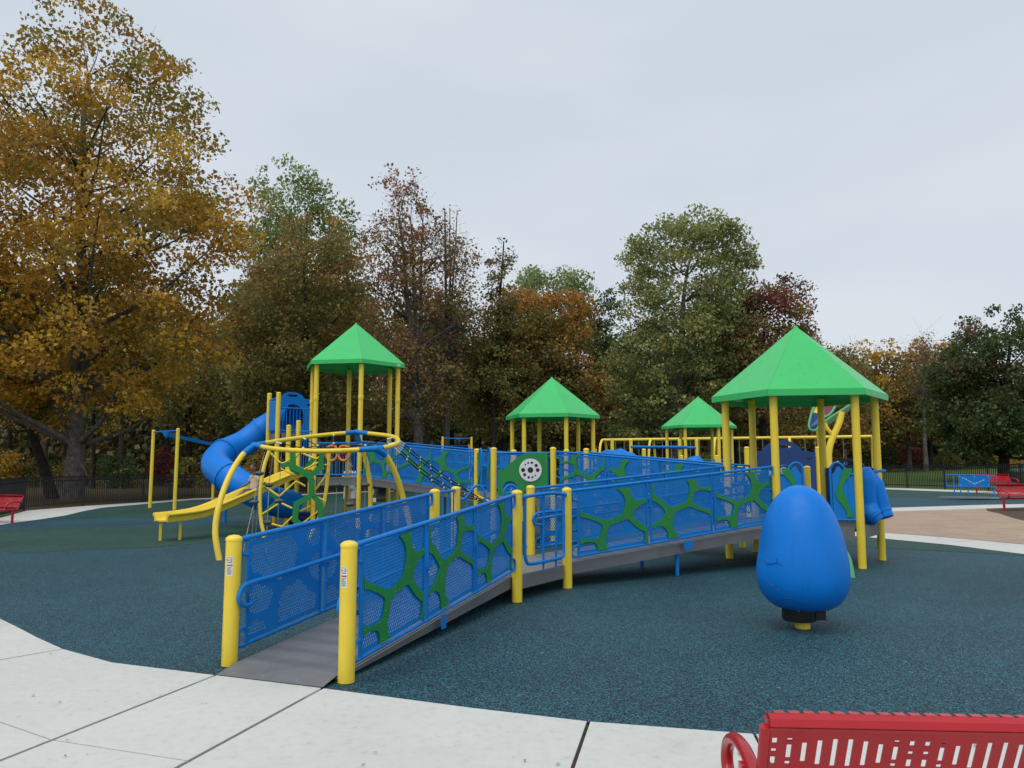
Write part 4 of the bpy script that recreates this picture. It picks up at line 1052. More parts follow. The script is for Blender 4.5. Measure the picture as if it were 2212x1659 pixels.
# blue dotted activity stand on the right
t = thing('activity_stand', 'blue metal stand with a wave of white dots on its panel', 'play stand', (17.9, 29.6, .36))
g0 = at(2043, 1026, 29.8); A, B = at(2043, 1026, 29.8), at(2152, 1029, 29.0); z0, z1 = .84, 1.27
d = (B - A); d.z = 0; Ln = d.length; d.normalize(); A.z = 0
def sp(s_, z, o=0): return Vector((A.x + d.x * s_ + d.y * o, A.y + d.y * s_ - d.x * o, z))
rail(t, 'frame', [sp(0, z0), sp(0, z1), sp(Ln, z1 - .02), sp(Ln, z0 - .02), sp(0, z0)], .024, BLU)
for s_ in (.26, .47, .71, Ln - .1): rail(t, 'leg', [sp(s_, .42), sp(s_, z1 if s_ < .3 else z0)], .022, BLU)
MB().prism([sp(.42, z0 + .02), sp(Ln - .22, z0 + .01), sp(Ln - .22, z1 - .03), sp(.42, z1 - .02)], (d.y * .012, -d.x * .012, 0)).build('panel', BLU, t, 0)
for k in range(26):
    f = k / 25; s_ = .56 + (Ln - .95) * f; z = 1.06 + .085 * math.cos(f * 6.0) - .05 * f * (1 if f < .7 else 1.2)
    MB().ball(sp(s_, z, .014), (.02 if k % 4 == 0 else .011), 8, 6).build('dot', WHITE, t, 60)
for s_ in (.46, .46 + (Ln - .68) / 2, Ln - .26):
    for z in (z0 + .05, z1 - .06): MB().ball(sp(s_, z, .014), .016, 6, 4).build('bolt', WHITE, t, 60)
m = []
for k in range(24):
    a_ = 2 * math.pi * k / 24; x_ = math.cos(a_); y_ = math.sin(a_); m.append(sp(Ln / 2 + .25 + (Ln / 2 + .55) * x_, ground(18) + .03, .28 * y_ * (1 - .5 * x_ * x_)))
MB().prism(m, (0, 0, .05)).build('base_plate', STEEL, t, 0)

# ---------------------------------------------------------------- behind the ramps
t = thing('swing_set', 'long yellow swing set with arched legs far behind the ramps', 'swing set', (11, 38.5, .2))
A, B = Vector((4.85, 41, 2.98)), Vector((16.85, 36, 2.98))
rail(t, 'top_beam', [A, B], .075, YEL, 14)
d = (B - A).normalized(); ny = Vector((-d.y, d.x, 0))
for f in (0.0, .2, .45, .72, 1.0):
    c = A.lerp(B, f); gz = ground(c.x)
    rail(t, 'arch_leg', arc([c - ny * 1.0 + Vector((0, 0, gz - c.z)), c - ny * .85 + Vector((0, 0, -1.6)), c - ny * .62 + Vector((0, 0, -.45)), c - ny * .3 + Vector((0, 0, -.06)), c, c + ny * .3 + Vector((0, 0, -.06)), c + ny * .62 + Vector((0, 0, -.45)), c + ny * .85 + Vector((0, 0, -1.6)), c + ny * 1.0 + Vector((0, 0, gz - c.z))], 4), .065, YEL, 12)
for k, f in enumerate((.07, .13, .26, .37, .52, .64, .79, .92)):
    c = A.lerp(B, f); s_ = thing('swing', ['first', 'second', 'third', 'fourth', 'fifth', 'sixth', 'seventh', 'eighth'][k] + ' swing from the left under the yellow swing set', 'swing', (c.x, c.y, ground(c.x) + .45), 'swings on the yellow swing set')
    for q in (-.23, .23): rail(s_, 'chain', [c + d * q + Vector((0, 0, -.07)), c + d * q + Vector((0, 0, ground(c.x) + .5 - c.z))], .014, STEEL, 6)
    z = ground(c.x) + .46; MB().prism([c + d * x_ + ny * .1 + Vector((0, 0, z - c.z + (.06 if abs(x_) > .2 else 0))) for x_ in (-.24, -.12, .12, .24)] + [c + d * x_ - ny * .1 + Vector((0, 0, z - c.z + (.06 if abs(x_) > .2 else 0))) for x_ in (.24, .12, -.12, -.24)], (0, 0, .025)).build('seat', BLKP, s_, 0)
t = thing('overhead_ladder', 'overhead ladder of blue beams on four yellow posts behind the third ramp', 'overhead ladder', (5, 28, 0))
for (x, y) in ((3.55, 27.3), (4.32, 28.0), (6.15, 28.3), (6.78, 28.3)): post(t, x, y, ground(x), 2.58)
for (p, q) in (((4.2, 27.2), (6.3, 27.6)), ((4.32, 28.0), (6.78, 28.3))):
    rail(t, 'beam', [(p[0], p[1], 2.28), (q[0], q[1], 2.28)], .05)
for k in range(7): rail(t, 'rung', [(4.3 + .33 * k, 27.25 + .05 * k, 2.26), (4.42 + .36 * k, 28.0 + .04 * k, 2.26)], .018)
t = thing('crawl_tunnel', 'blue moulded crawl tunnel with a ribbed dome top behind the third ramp', 'tunnel', (3.4, 24.5, 0))
P = arc([(2.3, 24.9, 1.60), (2.8, 24.6, 1.70), (3.3, 24.5, 1.76), (3.7, 24.4, 1.70), (4.0, 24.3, 1.55)], 4)
MB().tube(P, [.24, .28, .32, .30, .32, .36, .40, .37, .36, .42, .38, .34, .36, .32, .28, .24, .20], 20).build('tunnel', BLUP, t, 60)
for (x, y) in ((2.6, 24.2), (4.1, 24.0)): post(t, x, y, 0, 2.15)
t = thing('crawl_tunnel', 'small blue dome in front of the farthest shelter', 'tunnel', (6.2, 26.5, 0))
MB().tube([(6.0, 26.6, 1.5), (6.1, 26.55, 1.66), (6.35, 26.5, 1.72), (6.5, 26.4, 1.6)], [.16, .25, .26, .16], 18).build('tunnel', BLUP, t, 60)
for (x, y) in ((5.75, 26.2), (6.95, 26.2)): post(t, x, y, ground(x), 1.98)
t = thing('arched_slide_wall', 'big navy arched slide board between two yellow posts, seen through the nearest shelter', 'slide board', (6.65, 19, 0))
post(t, 5.78, 19, 0, 2.09); post(t, 7.53, 19, .05, 2.09)
board(t, (5.78, 19), (7.53, 19), .45, 1.55, NAVY, 'arched_board', .24, hole=(.01, .01, .2))
hb = MB().tube(arc([(6.15, 18.94, .5), (6.15, 18.94, 1.15), (6.66, 18.94, 1.62), (7.15, 18.94, 1.15), (7.15, 18.94, .5)], 6), .045, 10).build('moulded_rim', NAVY, t, 60)
gp = thing('spotted_play_board', 'green play board with white spots, standing just behind the nearest shelter', 'play board', (5.1, 15.5, Z2))
gy = 15.6
for x in (4.6, 5.95): post(gp, x, gy, 0, 1.62)
gm = march(lambda u, v: .5 - math.hypot((u - .5), (v - .42) * .95) if v < .98 else -.01, 1.2, .95, 50, 40, 0, .02, 0, GRN, 'panel')
link('panel', gm, gp, (4.67, gy, .72))
for (x, z, r_) in ((4.95, 1.5, .07), (5.2, 1.46, .06), (5.48, 1.52, .075), (5.72, 1.32, .08), (4.80, 1.28, .06)):
    ring = [(x + r_ * math.cos(k * .449), gy - .014, z + r_ * math.sin(k * .449)) for k in range(14)]; w = MB().prism(ring, (0, .012, 0)).build('white_spot', WHITE, gp, 0)
    MB().ball((x + .02, gy - .016, z), r_ * .3, 8, 6, (1, .3, 1)).build('dot', BLKP, gp, 60)

# butterfly shade with coloured panes
t = thing('butterfly_sculpture', 'butterfly sculpture with green framed coloured wings on forked yellow poles', 'sculpture', (8.2, 20, .06))
rail(t, 'pole', arc([at(1795, 1100, 20), at(1793, 1040, 20), at(1790, 985, 20), at(1795, 955, 20), at(1812, 915, 20), at(1818, 890, 20)], 5), .085, YEL, 14)
rail(t, 'pole', arc([at(1773, 1100, 20.5), at(1772, 1000, 20.5), at(1771, 950, 20.5), at(1768, 925, 20.5), at(1764, 908, 20.4)], 5), .075, YEL, 14)
rail(t, 'branch', [at(1779, 908, 20), at(1786, 925, 20), at(1797, 938, 20)], .05, YEL, 12)
MB().lathe([(.04, -.1), (.13, 0), (.14, .02)], at(1764, 908, 20.4), 16).build('flange', YEL, t, 40)
def wing(name, q, mats):
    P = [at(*p) for p in q]; loop = arc(P, 5, True); rail_ = MB().tube(loop, .032, 8, True).build('wing_frame', LIMEP, t, 60)
    c = sum(P, Vector()) / len(P); n_ = len(loop); k = len(mats); nrm = (P[1] - P[0]).cross(P[2] - P[0]).normalized() * .015
    for i in range(k):
        idx = [j % n_ for j in range(i * n_ // k, (i + 1) * n_ // k + 1)]
        poly = [c.lerp(loop[j], .93) for j in idx] + [c]
        MB().prism(poly, nrm).build('pane', mats[i], t, 0)
REDPN = paint('magenta_pane', (.20, .004, .05), .3, .1)
wing('wing', [(1748, 925, 20), (1751, 900, 20.1), (1760, 878, 20.2), (1778, 868, 20.3), (1800, 866, 20.3), (1803, 880, 20.2), (1790, 897, 20.1), (1775, 905, 20), (1764, 928, 20)], [NAVY, YEL, REDPN, REDPN, GRN, NAVY])
wing('wing', [(1778, 914, 20), (1800, 898, 20), (1828, 880, 20), (1850, 866, 20), (1858, 862, 20.5), (1840, 880, 20.6), (1815, 898, 20.7), (1785, 917, 20.5)], [WHITE, ORNG, STEEL, LIMEP])

# ---------------------------------------------------------------- fence
def fence(label, pts, single, h=1.2):
    b = Vector((*pts[0], 0)); t = thing('metal_fence', label, 'fence', (b.x, b.y, ground(b.x)))
    pk = MB().box((0, 0, h / 2 - .02), (.027, .022, h - .06)).mesh('picket', BLACK, 0); ps = MB().lathe([(.038, -.02), (.038, h + .03), (.045, h + .035), (.001, h + .06)], seg=4).mesh('fence_post', BLACK, 0)
    rest = MB(); n = 0
    for i in range(len(pts) - 1):
        p, q = Vector(pts[i]), Vector(pts[i + 1]); L_ = (q - p).length; d = (q - p) / L_; a = math.atan2(d.y, d.x); k = max(1, round(L_ / 2.4))
        for j in range(k):
            c0 = p + d * (L_ * j / k); c1_ = p + d * (L_ * (j + 1) / k)
            o = link('fence_post', ps, t, (c0.x, c0.y, ground(c0.x))); o.rotation_euler.z = a + R(45)
            for hh in (.14, h - .16, h - .02): MB().bar((c0.x, c0.y, ground(c0.x) + hh), (c1_.x, c1_.y, ground(c1_.x) + hh), .03, .04).build('fence_rail', BLACK, t, 0)
            m = int((L_ / k) / .118)
            for w in range(1, m):
                c = c0.lerp(c1_, w / m)
                if single and n < 300:
                    o = link('picket', pk, t, (c.x, c.y, ground(c.x) + .02)); o.rotation_euler.z = a; n += 1
                else: rest.box((c.x, c.y, ground(c.x) + h / 2), (.027, .022, h - .06), a)
    r_ = rest.build('pickets', BLACK, t, 0, fix=False)
    if r_: r_['kind'] = 'stuff'
fence('black metal picket fence along the left side, under the golden tree', [(-15.6, 21.5), (-16.5, 25), (-17.95, 28.6), (-17.6, 31.9), (-16.7, 35.1), (-16.1, 39.3)], True)
fence('black metal picket fence along the back, mostly hidden by the play structure', [(-16.1, 39.35), (-13.9, 41.7), (-9.9, 49.6), (-6.8, 52.2), (0, 53.8), (7.3, 53.8), (15, 50), (20.0, 44)], False)
fence('black metal picket fence along the right side, in front of the lawn', [(20.0, 43.95), (21.0, 41.2), (22.0, 35.8), (22.5, 31.9), (23.4, 26), (24.8, 18)], True)
t = thing('litter_bin', 'dark green slatted litter bin at the right edge by the fence', 'bin', (23.1, 35.4, .53))
MB().lathe([(.28, .05), (.31, .08), (.31, .80), (.33, .82), (.30, .90), (.18, .98)], (23.1, 35.4, .53), 20).build('body', TRASH, t, 40)
for k in range(20):
    a_ = k * .314; MB().box((23.1 + .325 * math.cos(a_), 35.4 + .325 * math.sin(a_), .53 + .44), (.015, .06, .68), a_).build('slat', TRASH, t, 0)

# ---------------------------------------------------------------- people
def body(name, m, mat, parent, vox=.012):
    o = m.build(name, mat, parent, 0)
    md = o.modifiers.new('fuse', 'REMESH'); md.mode = 'VOXEL'; md.voxel_size = vox; md.use_smooth_shade = True
    sm = o.modifiers.new('smooth', 'SMOOTH'); sm.iterations = 4; sm.factor = .5
    return o
def hand(m, w, d, side, s=1.0):
    d = Vector(d).normalized(); s_ = Vector(side).normalized(); n = d.cross(s_)
    m.tube([w, w + d * .05 * s, w + d * .09 * s], [.024 * s, .033 * s, .030 * s], 8)
    for k, L_ in enumerate((.062, .072, .068, .052)):
        b = w + d * .085 * s + s_ * (k - 1.5) * .017 * s; m.tube([b, b + d * L_ * .5 * s, b + d * L_ * .9 * s + n * .02 * s], [.0095 * s, .009 * s, .0075 * s], 6)
    b = w + d * .035 * s - s_ * .03 * s; m.tube([b, b - s_ * .022 * s + d * .03 * s, b - s_ * .026 * s + d * .06 * s + n * .01 * s], [.012 * s, .011 * s, .009 * s], 6)
def adult(label, x, y, az, shirt, shorts, H=1.70, arms='down', hairmat=HAIR, skin=SKIN, cap=None):
    g = ground(x); t = thing('person', label, 'person', (x, y, g), None)
    c, s_ = math.cos(az), math.sin(az); k = H / 1.7
    def w(a, b, z): return Vector((x + (a * c - b * s_) * k, y + (a * s_ + b * c) * k, g + z * k))   # a right, b forward
    m = MB()
    m.ball(w(0, .01, 1.585), .1 * k, 14, 10, (.76, .92, 1.12), Matrix.Rotation(az, 3, 'Z'))
    m.tube([w(0, -.01, 1.38), w(0, 0, 1.5)], [.062 * k, .056 * k], 10)
    m.tube([w(0, 0, .86), w(0, .0, 1.0), w(0, .01, 1.2), w(0, 0, 1.36), w(0, 0, 1.42)], [.15 * k, .13 * k, .145 * k, .14 * k, .07 * k], 12)
    m.ball(w(0, .105, 1.57), .018 * k, 8, 6, (.8, 1, 1.5)); m.ball(w(0, .09, 1.53), .02 * k, 8, 6, (1.3, .6, .5))
    for q in (-1, 1):
        m.ball(w(q * .08, 0, 1.58), .022 * k, 8, 6, (.5, .8, 1.3))
        m.tube([w(q * .09, 0, .9), w(q * .10, .01, .5), w(q * .10, -.01, .28), w(q * .10, 0, .07)], [.092 * k, .064 * k, .056 * k, .040 * k], 10)
        m.tube([w(q * .10, -.05, .04), w(q * .11, .06, .04), w(q * .12, .15, .03)], [.042 * k, .043 * k, .032 * k], 8)
        if arms == 'front': pts = [w(q * .17, 0, 1.36), w(q * .235, -.02, 1.10), w(q * .12, .20, 1.04)]
        else: pts = [w(q * .17, 0, 1.36), w(q * .23, -.02, 1.10), w(q * .245, .04, .86)]
        m.tube([pts[0], pts[1], pts[2]], [.052 * k, .042 * k, .030 * k], 8)
        hand(m, pts[2], pts[2] - pts[1], (c, s_, 0) if arms == 'front' else (-s_, c, 0), k)
    body('body', m, skin, t, .010)
    m = MB(); m.tube([w(0, 0, .84), w(0, .0, 1.0), w(0, .01, 1.2), w(0, 0, 1.36), w(0, -.005, 1.435)], [.185 * k, .165 * k, .172 * k, .165 * k, .07 * k], 14)
    for q in (-1, 1): m.tube([w(q * .13, 0, 1.37), w(q * .19, 0, 1.33), w(q * .235, -.01, 1.14)], [.075 * k, .073 * k, .068 * k], 10)
    body('shirt', m, shirt, t, .013)
    m = MB(); m.tube([w(0, 0, .99), w(0, 0, .80)], [.168 * k, .178 * k], 14)
    for q in (-1, 1): m.tube([w(q * .09, 0, .86), w(q * .11, .01, .60), w(q * .115, .01, .47)], [.115 * k, .108 * k, .105 * k], 12)
    body('shorts', m, shorts, t, .013)
    m = MB(); m.ball(w(0, -.02, 1.62), .103 * k, 14, 10, (.80, .92, 1.0), Matrix.Rotation(az, 3, 'Z')); m.ball(w(0, -.055, 1.56), .085 * k, 12, 8, (.85, .6, 1.0), Matrix.Rotation(az, 3, 'Z'))
    body('cap' if cap else 'hair', m, cap or hairmat, t, .012)
    m = MB()
    for q in (-1, 1):
        f = MB(); f.tube([w(q * .10, -.06, .045), w(q * .11, .06, .045), w(q * .12, .17, .035)], [.052 * k, .052 * k, .04 * k], 10); body('shoe', f, SHOE, t, .012)
        e = MB(); e.ball(w(q * .032, .085, 1.592), .011 * k, 8, 6); e.build('eye', BLKP, t, 60)
adult('adult in a pale T-shirt and long white shorts standing under the tall tower', -5.62, 26.9, R(195), SHIRT, SHIRT, 1.72, 'front')
adult('person in a pale cap and dark top half hidden behind the nearest shelter', 11.3, 26.8, R(150), CLOTHB, CLOTHB, 1.60, cap=SHIRT)
# child on the slide
t = thing('person', 'child in a cream top sitting on the yellow slide, one hand on its edge', 'person', (-6.38, 19.15, .93))
o0 = Vector((-6.37, 19.16, .91)); fw = Vector((-.5, -.866, 0)); sd = Vector((-.866, .5, 0)); up = Vector((0, 0, 1))
def cw(f, s_, z): return o0 + fw * f + sd * s_ + up * z
m = MB(); m.ball(cw(.06, 0, .66), .088, 12, 10, (.85, .95, 1.1)); m.tube([cw(.02, 0, .48), cw(.05, 0, .6)], .04, 8)
m.tube([cw(-.02, 0, .10), cw(-.03, 0, .28), cw(.01, 0, .46)], [.11, .10, .085], 10)
m.ball(cw(.15, 0, .65), .014, 6, 6); 
for q in (-1, 1):
    m.tube([cw(.0, q * .07, .09), cw(.27, q * .07, .07), cw(.50, q * .06, -.09)], [.068, .052, .036], 8); m.tube([cw(.50, q * .06, -.11), cw(.58, q * .06, -.06)], [.035, .03], 8)
    hd = cw(.14, q * .255, .20); m.tube([cw(.0, q * .11, .44), cw(-.02, q * .20, .30), hd], [.038, .032, .022], 8); hand(m, hd, fw * .6 + sd * q * .4 - up * .5, up, .62); m.ball(cw(.05, q * .085, .66), .02, 6, 6)
body('body', m, SKIND, t, .009)
m = MB(); m.tube([cw(-.02, 0, .06), cw(-.03, 0, .28), cw(.01, 0, .47)], [.125, .118, .08], 12)
for q in (-1, 1): m.tube([cw(.0, q * .08, .45), cw(-.02, q * .17, .34)], [.058, .05], 10)
body('top', m, CREAM, t, .011)
m = MB(); m.ball(cw(.035, 0, .69), .095, 12, 10, (.9, .95, 1.0)); body('hair', m, HAIR, t, .011)
m = MB()
for q in (-1, 1): m.tube([cw(-.02, q * .06, .08), cw(.26, q * .07, .07)], [.085, .066], 10)
body('shorts', m, CLOTHB, t, .011)
# stroller
t = thing('stroller', 'black folding stroller with a hood, parked beside the adult under the tower', 'stroller', (-4.55, 26.6, 0))
q = Vector((-4.55, 26.6, 0))
for (dx, dy, r_) in ((-.25, -.3, .11), (.25, -.3, .11), (-.25, .38, .13), (.25, .38, .13)):
    w_ = MB().tube([q + Vector((dx, dy + r_ * math.cos(a_ * .449), r_ + r_ * math.sin(a_ * .449))) for a_ in range(14)], .022, 8, True).build('wheel', BLKP, t, 60)
for dx in (-.24, .24):
    MB().tube(arc([q + Vector((dx, -.3, .12)), q + Vector((dx, .05, .5)), q + Vector((dx, .42, .95)), q + Vector((dx, .58, 1.05))], 4), .016, 8).build('frame', STEEL, t, 60)
    MB().tube([q + Vector((dx, .38, .14)), q + Vector((dx, .0, .55))], .016, 8).build('frame', STEEL, t, 60)
MB().prism([q + Vector((-.2, -.18, .42)), q + Vector((-.2, .2, .38)), q + Vector((-.2, .42, .85)), q + Vector((-.2, .33, .88)), q + Vector((-.2, .13, .5)), q + Vector((-.2, -.18, .5))], (.4, 0, 0)).build('seat', BLKP, t, 0)
hd = [q + Vector((0, .36 + .40 * math.cos(a_) * -1, .80 + .36 * math.sin(a_))) for a_ in np.linspace(.1, 2.2, 9)]
m = MB(); vs = []; 
for p in hd: vs += [p + Vector((-.24, 0, 0)), p + Vector((.24, 0, 0))]
m.add(vs, [(2 * i, 2 * i + 1, 2 * i + 3, 2 * i + 2) for i in range(len(hd) - 1)]); hb = m.build('hood', BLKP, t, 40)
hb.modifiers.new('thick', 'SOLIDIFY').thickness = .02
MB().box(q + Vector((0, .1, .22)), (.36, .42, .14)).build('basket', BLKP, t, 0)
MB().box(q + Vector((-.12, -.21, .46)), (.1, .01, .14)).build('care_tag', WHITE, t, 0)

# ---------------------------------------------------------------- trees
def leaf_mesh(name, C, size, col, rg, up=.35):
    n = len(C); nr = rg.normal(size=(n, 3)); nr[:, 2] += up * 1.5; nr /= np.linalg.norm(nr, axis=1)[:, None]
    a = np.cross(nr, rg.normal(size=(n, 3))); a /= np.linalg.norm(a, axis=1)[:, None] + 1e-9
    b = np.cross(nr, a); s = size * rg.uniform(.4, 1.55, n)[:, None]
    fold = nr * s * .18
    v = np.stack([C + a * s * .62, C + b * s * .44 + fold, C - a * s * .5, C - b * s * .44 + fold], 1).reshape(-1, 3).astype(np.float32)
    me = bpy.data.meshes.new(name); me.vertices.add(4 * n); me.vertices.foreach_set('co', v.ravel())
    me.loops.add(4 * n); me.loops.foreach_set('vertex_index', np.arange(4 * n, dtype=np.int32))
    me.polygons.add(n); me.polygons.foreach_set('loop_start', np.arange(0, 4 * n, 4, dtype=np.int32))
    try: me.polygons.foreach_set('loop_total', np.full(n, 4, dtype=np.int32))
    except Exception: pass
    at_ = me.attributes.new('tint', 'FLOAT_COLOR', 'POINT')
    cc = np.ones((n, 4), np.float32); cc[:, :3] = col; at_.data.foreach_set('color', np.repeat(cc, 4, 0).ravel())
    me.materials.append(LEAF); me.update(); me.validate(); return me
def pick(cols, n, rg):
    w = np.array([c[1] for c in cols], float); w /= w.sum(); return np.array([c[0] for c in cols])[rg.choice(len(cols), n, p=w)]
def tree(name, label, px, Y, outline, cols, nl, ls, tr, seed, gain=2.7, fine=.60, group='trees beyond the fence', topcols=None, nclus=70, rc=1.0, bark=BARKD, lean=0, limbs=26, twigs=0, spread=.62, hollow=.35, forks=1, crown='crown', trunkto=.82):
    rg = np.random.default_rng(seed); rn = random.Random(seed); nl = int(nl / fine ** 1.5); nclus = int(nclus * 2.2); rc *= .82; ls *= fine
    o = sorted(outline, key=lambda q: -q[0])                       # bottom to top
    zz = np.array([at(px, q[0], Y).z for q in o]); xl = np.array([at(q[1], q[0], Y).x for q in o]); xr = np.array([at(q[2], q[0], Y).x for q in o])
    bx = at(px, 1000, Y).x; gz = ground(bx) - .03; t = thing(name, label, 'tree', (bx, Y, gz), group)
    # cluster centres
    grid = np.linspace(zz[0], zz[-1], 60); wd_ = np.maximum(.15, (np.interp(grid, zz, xr) - np.interp(grid, zz, xl)) / 2)
    pz = wd_ ** 1.45; pz /= pz.sum(); cl = []
    cz = rg.choice(grid, nclus, p=pz) + rg.normal(0, .25, nclus); cz = np.clip(cz, zz[0], zz[-1])
    W = np.maximum(.12, (np.interp(cz, zz, xr) - np.interp(cz, zz, xl)) / 2); X = (np.interp(cz, zz, xr) + np.interp(cz, zz, xl)) / 2
    rad = np.sqrt(rg.uniform(hollow ** 2, 1, nclus)) * .93; an = rg.uniform(0, 2 * np.pi, nclus)
    cx = X + W * rad * np.cos(an); cy = Y + W * rad * np.sin(an) * .85
    cr = rc * rg.uniform(.6, 1.35, nclus) * np.clip(W / W.max(), .3, 1) ** .5
    c = np.stack([cx, cy, cz], 1); zr = (cz - zz[0]) / (zz[-1] - zz[0])
    col = pick(cols, nclus, rg)
    if topcols is not None:
        alt = pick(topcols, nclus, rg); m = rg.uniform(size=nclus) < zr ** 1.5; col[m] = alt[m]
    wgt = cr ** 2; idx = rg.choice(nclus, nl, p=wgt / wgt.sum())
    d = rg.normal(size=(nl, 3)); d /= np.linalg.norm(d, axis=1)[:, None]; d *= (rg.uniform(.05, 1, nl) ** .5)[:, None]; d[:, 2] *= spread
    P = c[idx] + d * cr[idx][:, None]
    lc = col[idx] * rg.uniform(.62, 1.35, nl)[:, None]; jit = pick(cols, nl, rg); mix = rg.uniform(0, .45, nl)[:, None]; lc = lc * (1 - mix) + jit * mix * rg.uniform(.7, 1.2, nl)[:, None]
    P -= np.array([bx, Y, gz]); link(crown, leaf_mesh(crown, P, ls, np.clip(lc * gain, .004, .8), rg), t, (bx, Y, gz))
    # trunk and limbs
    topz = gz + (zz[-1] - gz) * trunkto; tx = float(np.interp(topz, zz, (xl + xr) / 2)); m = MB(); paths = []
    for f in range(forks):
        pts = []; offx = 0 if forks == 1 else (f - (forks - 1) / 2) * .18 * (xr.max() - xl.min()) / 2
        for k in range(9):
            s = k / 8; z = gz + (topz - gz) * s
            x = bx + lean * s + (tx - bx - lean + offx) * s ** 1.8 + rn.uniform(-.12, .12) * (s > .1) * tr * 2
            pts.append(Vector((x, Y + rn.uniform(-.1, .1) * s * 2 + (offx * .4 * s), z)))
        rs = [tr * (1.25 if k == 0 else 1) * (1 - .88 * k / 8) ** .8 for k in range(9)]
        if f: rs = [q * .7 for q in rs]
        P2 = arc(pts, 3); paths.append(P2); m.tube(P2, [float(np.interp(i / (len(P2) - 1) * 8, range(9), rs)) for i in range(len(P2))], 10)
    m.build('trunk', bark, t, 60)
    m = MB(); order = rg.permutation(nclus)[:limbs]
    for i in order:
        e = Vector(c[i]); pa = paths[rn.randrange(forks)]; hd = math.hypot(e.x - bx, e.y - Y); want = e.z - hd * rn.uniform(.45, 1.0)
        want = max(gz + (zz[0] - gz) * .85, min(want, topz - .2)); st = min(pa, key=lambda p: abs(p.z - want)); fr_ = (st.z - gz) / max(.1, topz - gz)
        r0 = max(.025, tr * (1 - .88 * fr_) ** .8 * .48); mid = st.lerp(e, .5) + Vector((rn.uniform(-.2, .2), rn.uniform(-.2, .2), -.10 * hd + rn.uniform(0, .3)))
        br = arc([st, mid, e], 4); m.tube(br, [r0 * (1 - .85 * k / (len(br) - 1)) for k in range(len(br))], 6)
        for q in range(3 + twigs):
            s0 = br[rn.randrange(3, len(br))]; v = Vector((rn.gauss(0, 1), rn.gauss(0, 1), rn.uniform(-.2, 1.4))) * rc * (.55 if twigs == 0 else .9); m.tube([s0, s0 + v * .5 + Vector((0, 0, .05)), s0 + v], [r0 * .25, r0 * .16, .006], 4)
    if m.v: m.build('limbs', bark, t, 60)
    return t
def c_(r, g, b): return (r, g, b)
GOLD = [((.40, .24, .03), 4), ((.31, .165, .022), 4), ((.46, .285, .04), 2), ((.22, .115, .02), 2), ((.19, .15, .03), 3)]
GTOP = [((.20, .15, .03), 3), ((.13, .14, .03), 3), ((.24, .13, .02), 3)]
tree('golden_oak', 'huge golden brown tree on the left with a thick grey trunk behind the fence', 160, 36,
     [(955, 100, 215), (900, 30, 330), (840, -120, 430), (770, -210, 520), (690, -270, 545), (600, -290, 540), (500, -300, 590), (420, -290, 560), (330, -230, 500), (250, -180, 500), (190, -110, 480), (130, -40, 400), (70, 30, 330), (0, 95, 290), (-60, 120, 260), (-110, 150, 210)],
     GOLD, 47000, .225, .40, 11, gain=1.6, fine=.72, topcols=GTOP, nclus=300, rc=1.45, bark=BARK, limbs=70, hollow=.2, spread=.6, trunkto=.76)
G1 = [((.055, .075, .02), 3), ((.085, .10, .03), 3), ((.13, .125, .035), 2), ((.045, .055, .018), 2)]
OLV = [((.085, .082, .024), 3), ((.12, .10, .03), 3), ((.065, .066, .02), 3), ((.13, .085, .028), 1)]
RUST = [((.15, .075, .024), 3), ((.12, .072, .022), 3), ((.095, .078, .024), 4), ((.20, .09, .022), 1)]
BRN = [((.11, .075, .026), 3), ((.085, .072, .024), 3), ((.14, .075, .028), 2), ((.07, .066, .022), 3)]
ORG = [((.24, .10, .022), 3), ((.17, .08, .02), 3), ((.12, .075, .02), 2), ((.30, .15, .03), 1)]
BUR = [((.085, .022, .022), 3), ((.06, .018, .018), 3), ((.12, .032, .028), 2), ((.05, .03, .018), 2)]
SAGE = [((.085, .10, .032), 3), ((.12, .125, .042), 3), ((.055, .07, .022), 3), ((.17, .15, .05), 2)]
DKG = [((.026, .042, .014), 3), ((.042, .058, .02), 3), ((.06, .075, .024), 2), ((.035, .052, .018), 1)]
YLO = [((.30, .19, .03), 3), ((.24, .13, .025), 2), ((.13, .115, .03), 2)]
tree('pale_green_tree', 'tall pale green tree rising behind the woods, right of the golden tree', 640, 62, [(760, 520, 800), (640, 520, 800), (520, 530, 800), (450, 540, 790), (400, 545, 720), (365, 560, 660), (345, 600, 640)], G1, 11000, .34, .35, 21, topcols=[((.12, .16, .06), 3), ((.09, .13, .045), 3)], nclus=120, rc=1.5)
tree('rusty_tree', 'dense olive and rust tree behind the tall tower roof', 660, 52, [(900, 520, 790), (800, 480, 800), (700, 480, 810), (600, 500, 800), (530, 540, 790), (490, 600, 760), (470, 660, 720)], OLV, 15000, .29, .32, 22, topcols=RUST, nclus=150, rc=1.5)
tree('bare_topped_maple', 'tall thinning reddish brown tree with bare branch tips, left of the gap in the woods', 905, 48, [(900, 800, 1010), (800, 770, 1040), (700, 770, 1040), (600, 775, 1035), (520, 780, 1030), (450, 790, 960), (400, 800, 930), (355, 835, 875)], BRN, 6800, .25, .34, 23, topcols=[((.17, .065, .04), 3), ((.10, .05, .03), 2)], nclus=150, rc=1.15, limbs=85, twigs=5, bark=BARK, forks=3, hollow=.15)
tree('bare_tree', 'nearly bare grey tree with fine upright twigs beside the thinning reddish tree', 965, 50, [(800, 900, 1050), (650, 920, 1040), (520, 930, 1010), (420, 950, 1000)], BRN, 700, .22, .20, 24, trunkto=.95, nclus=60, rc=1.3, limbs=60, twigs=7, bark=BARK, forks=3)
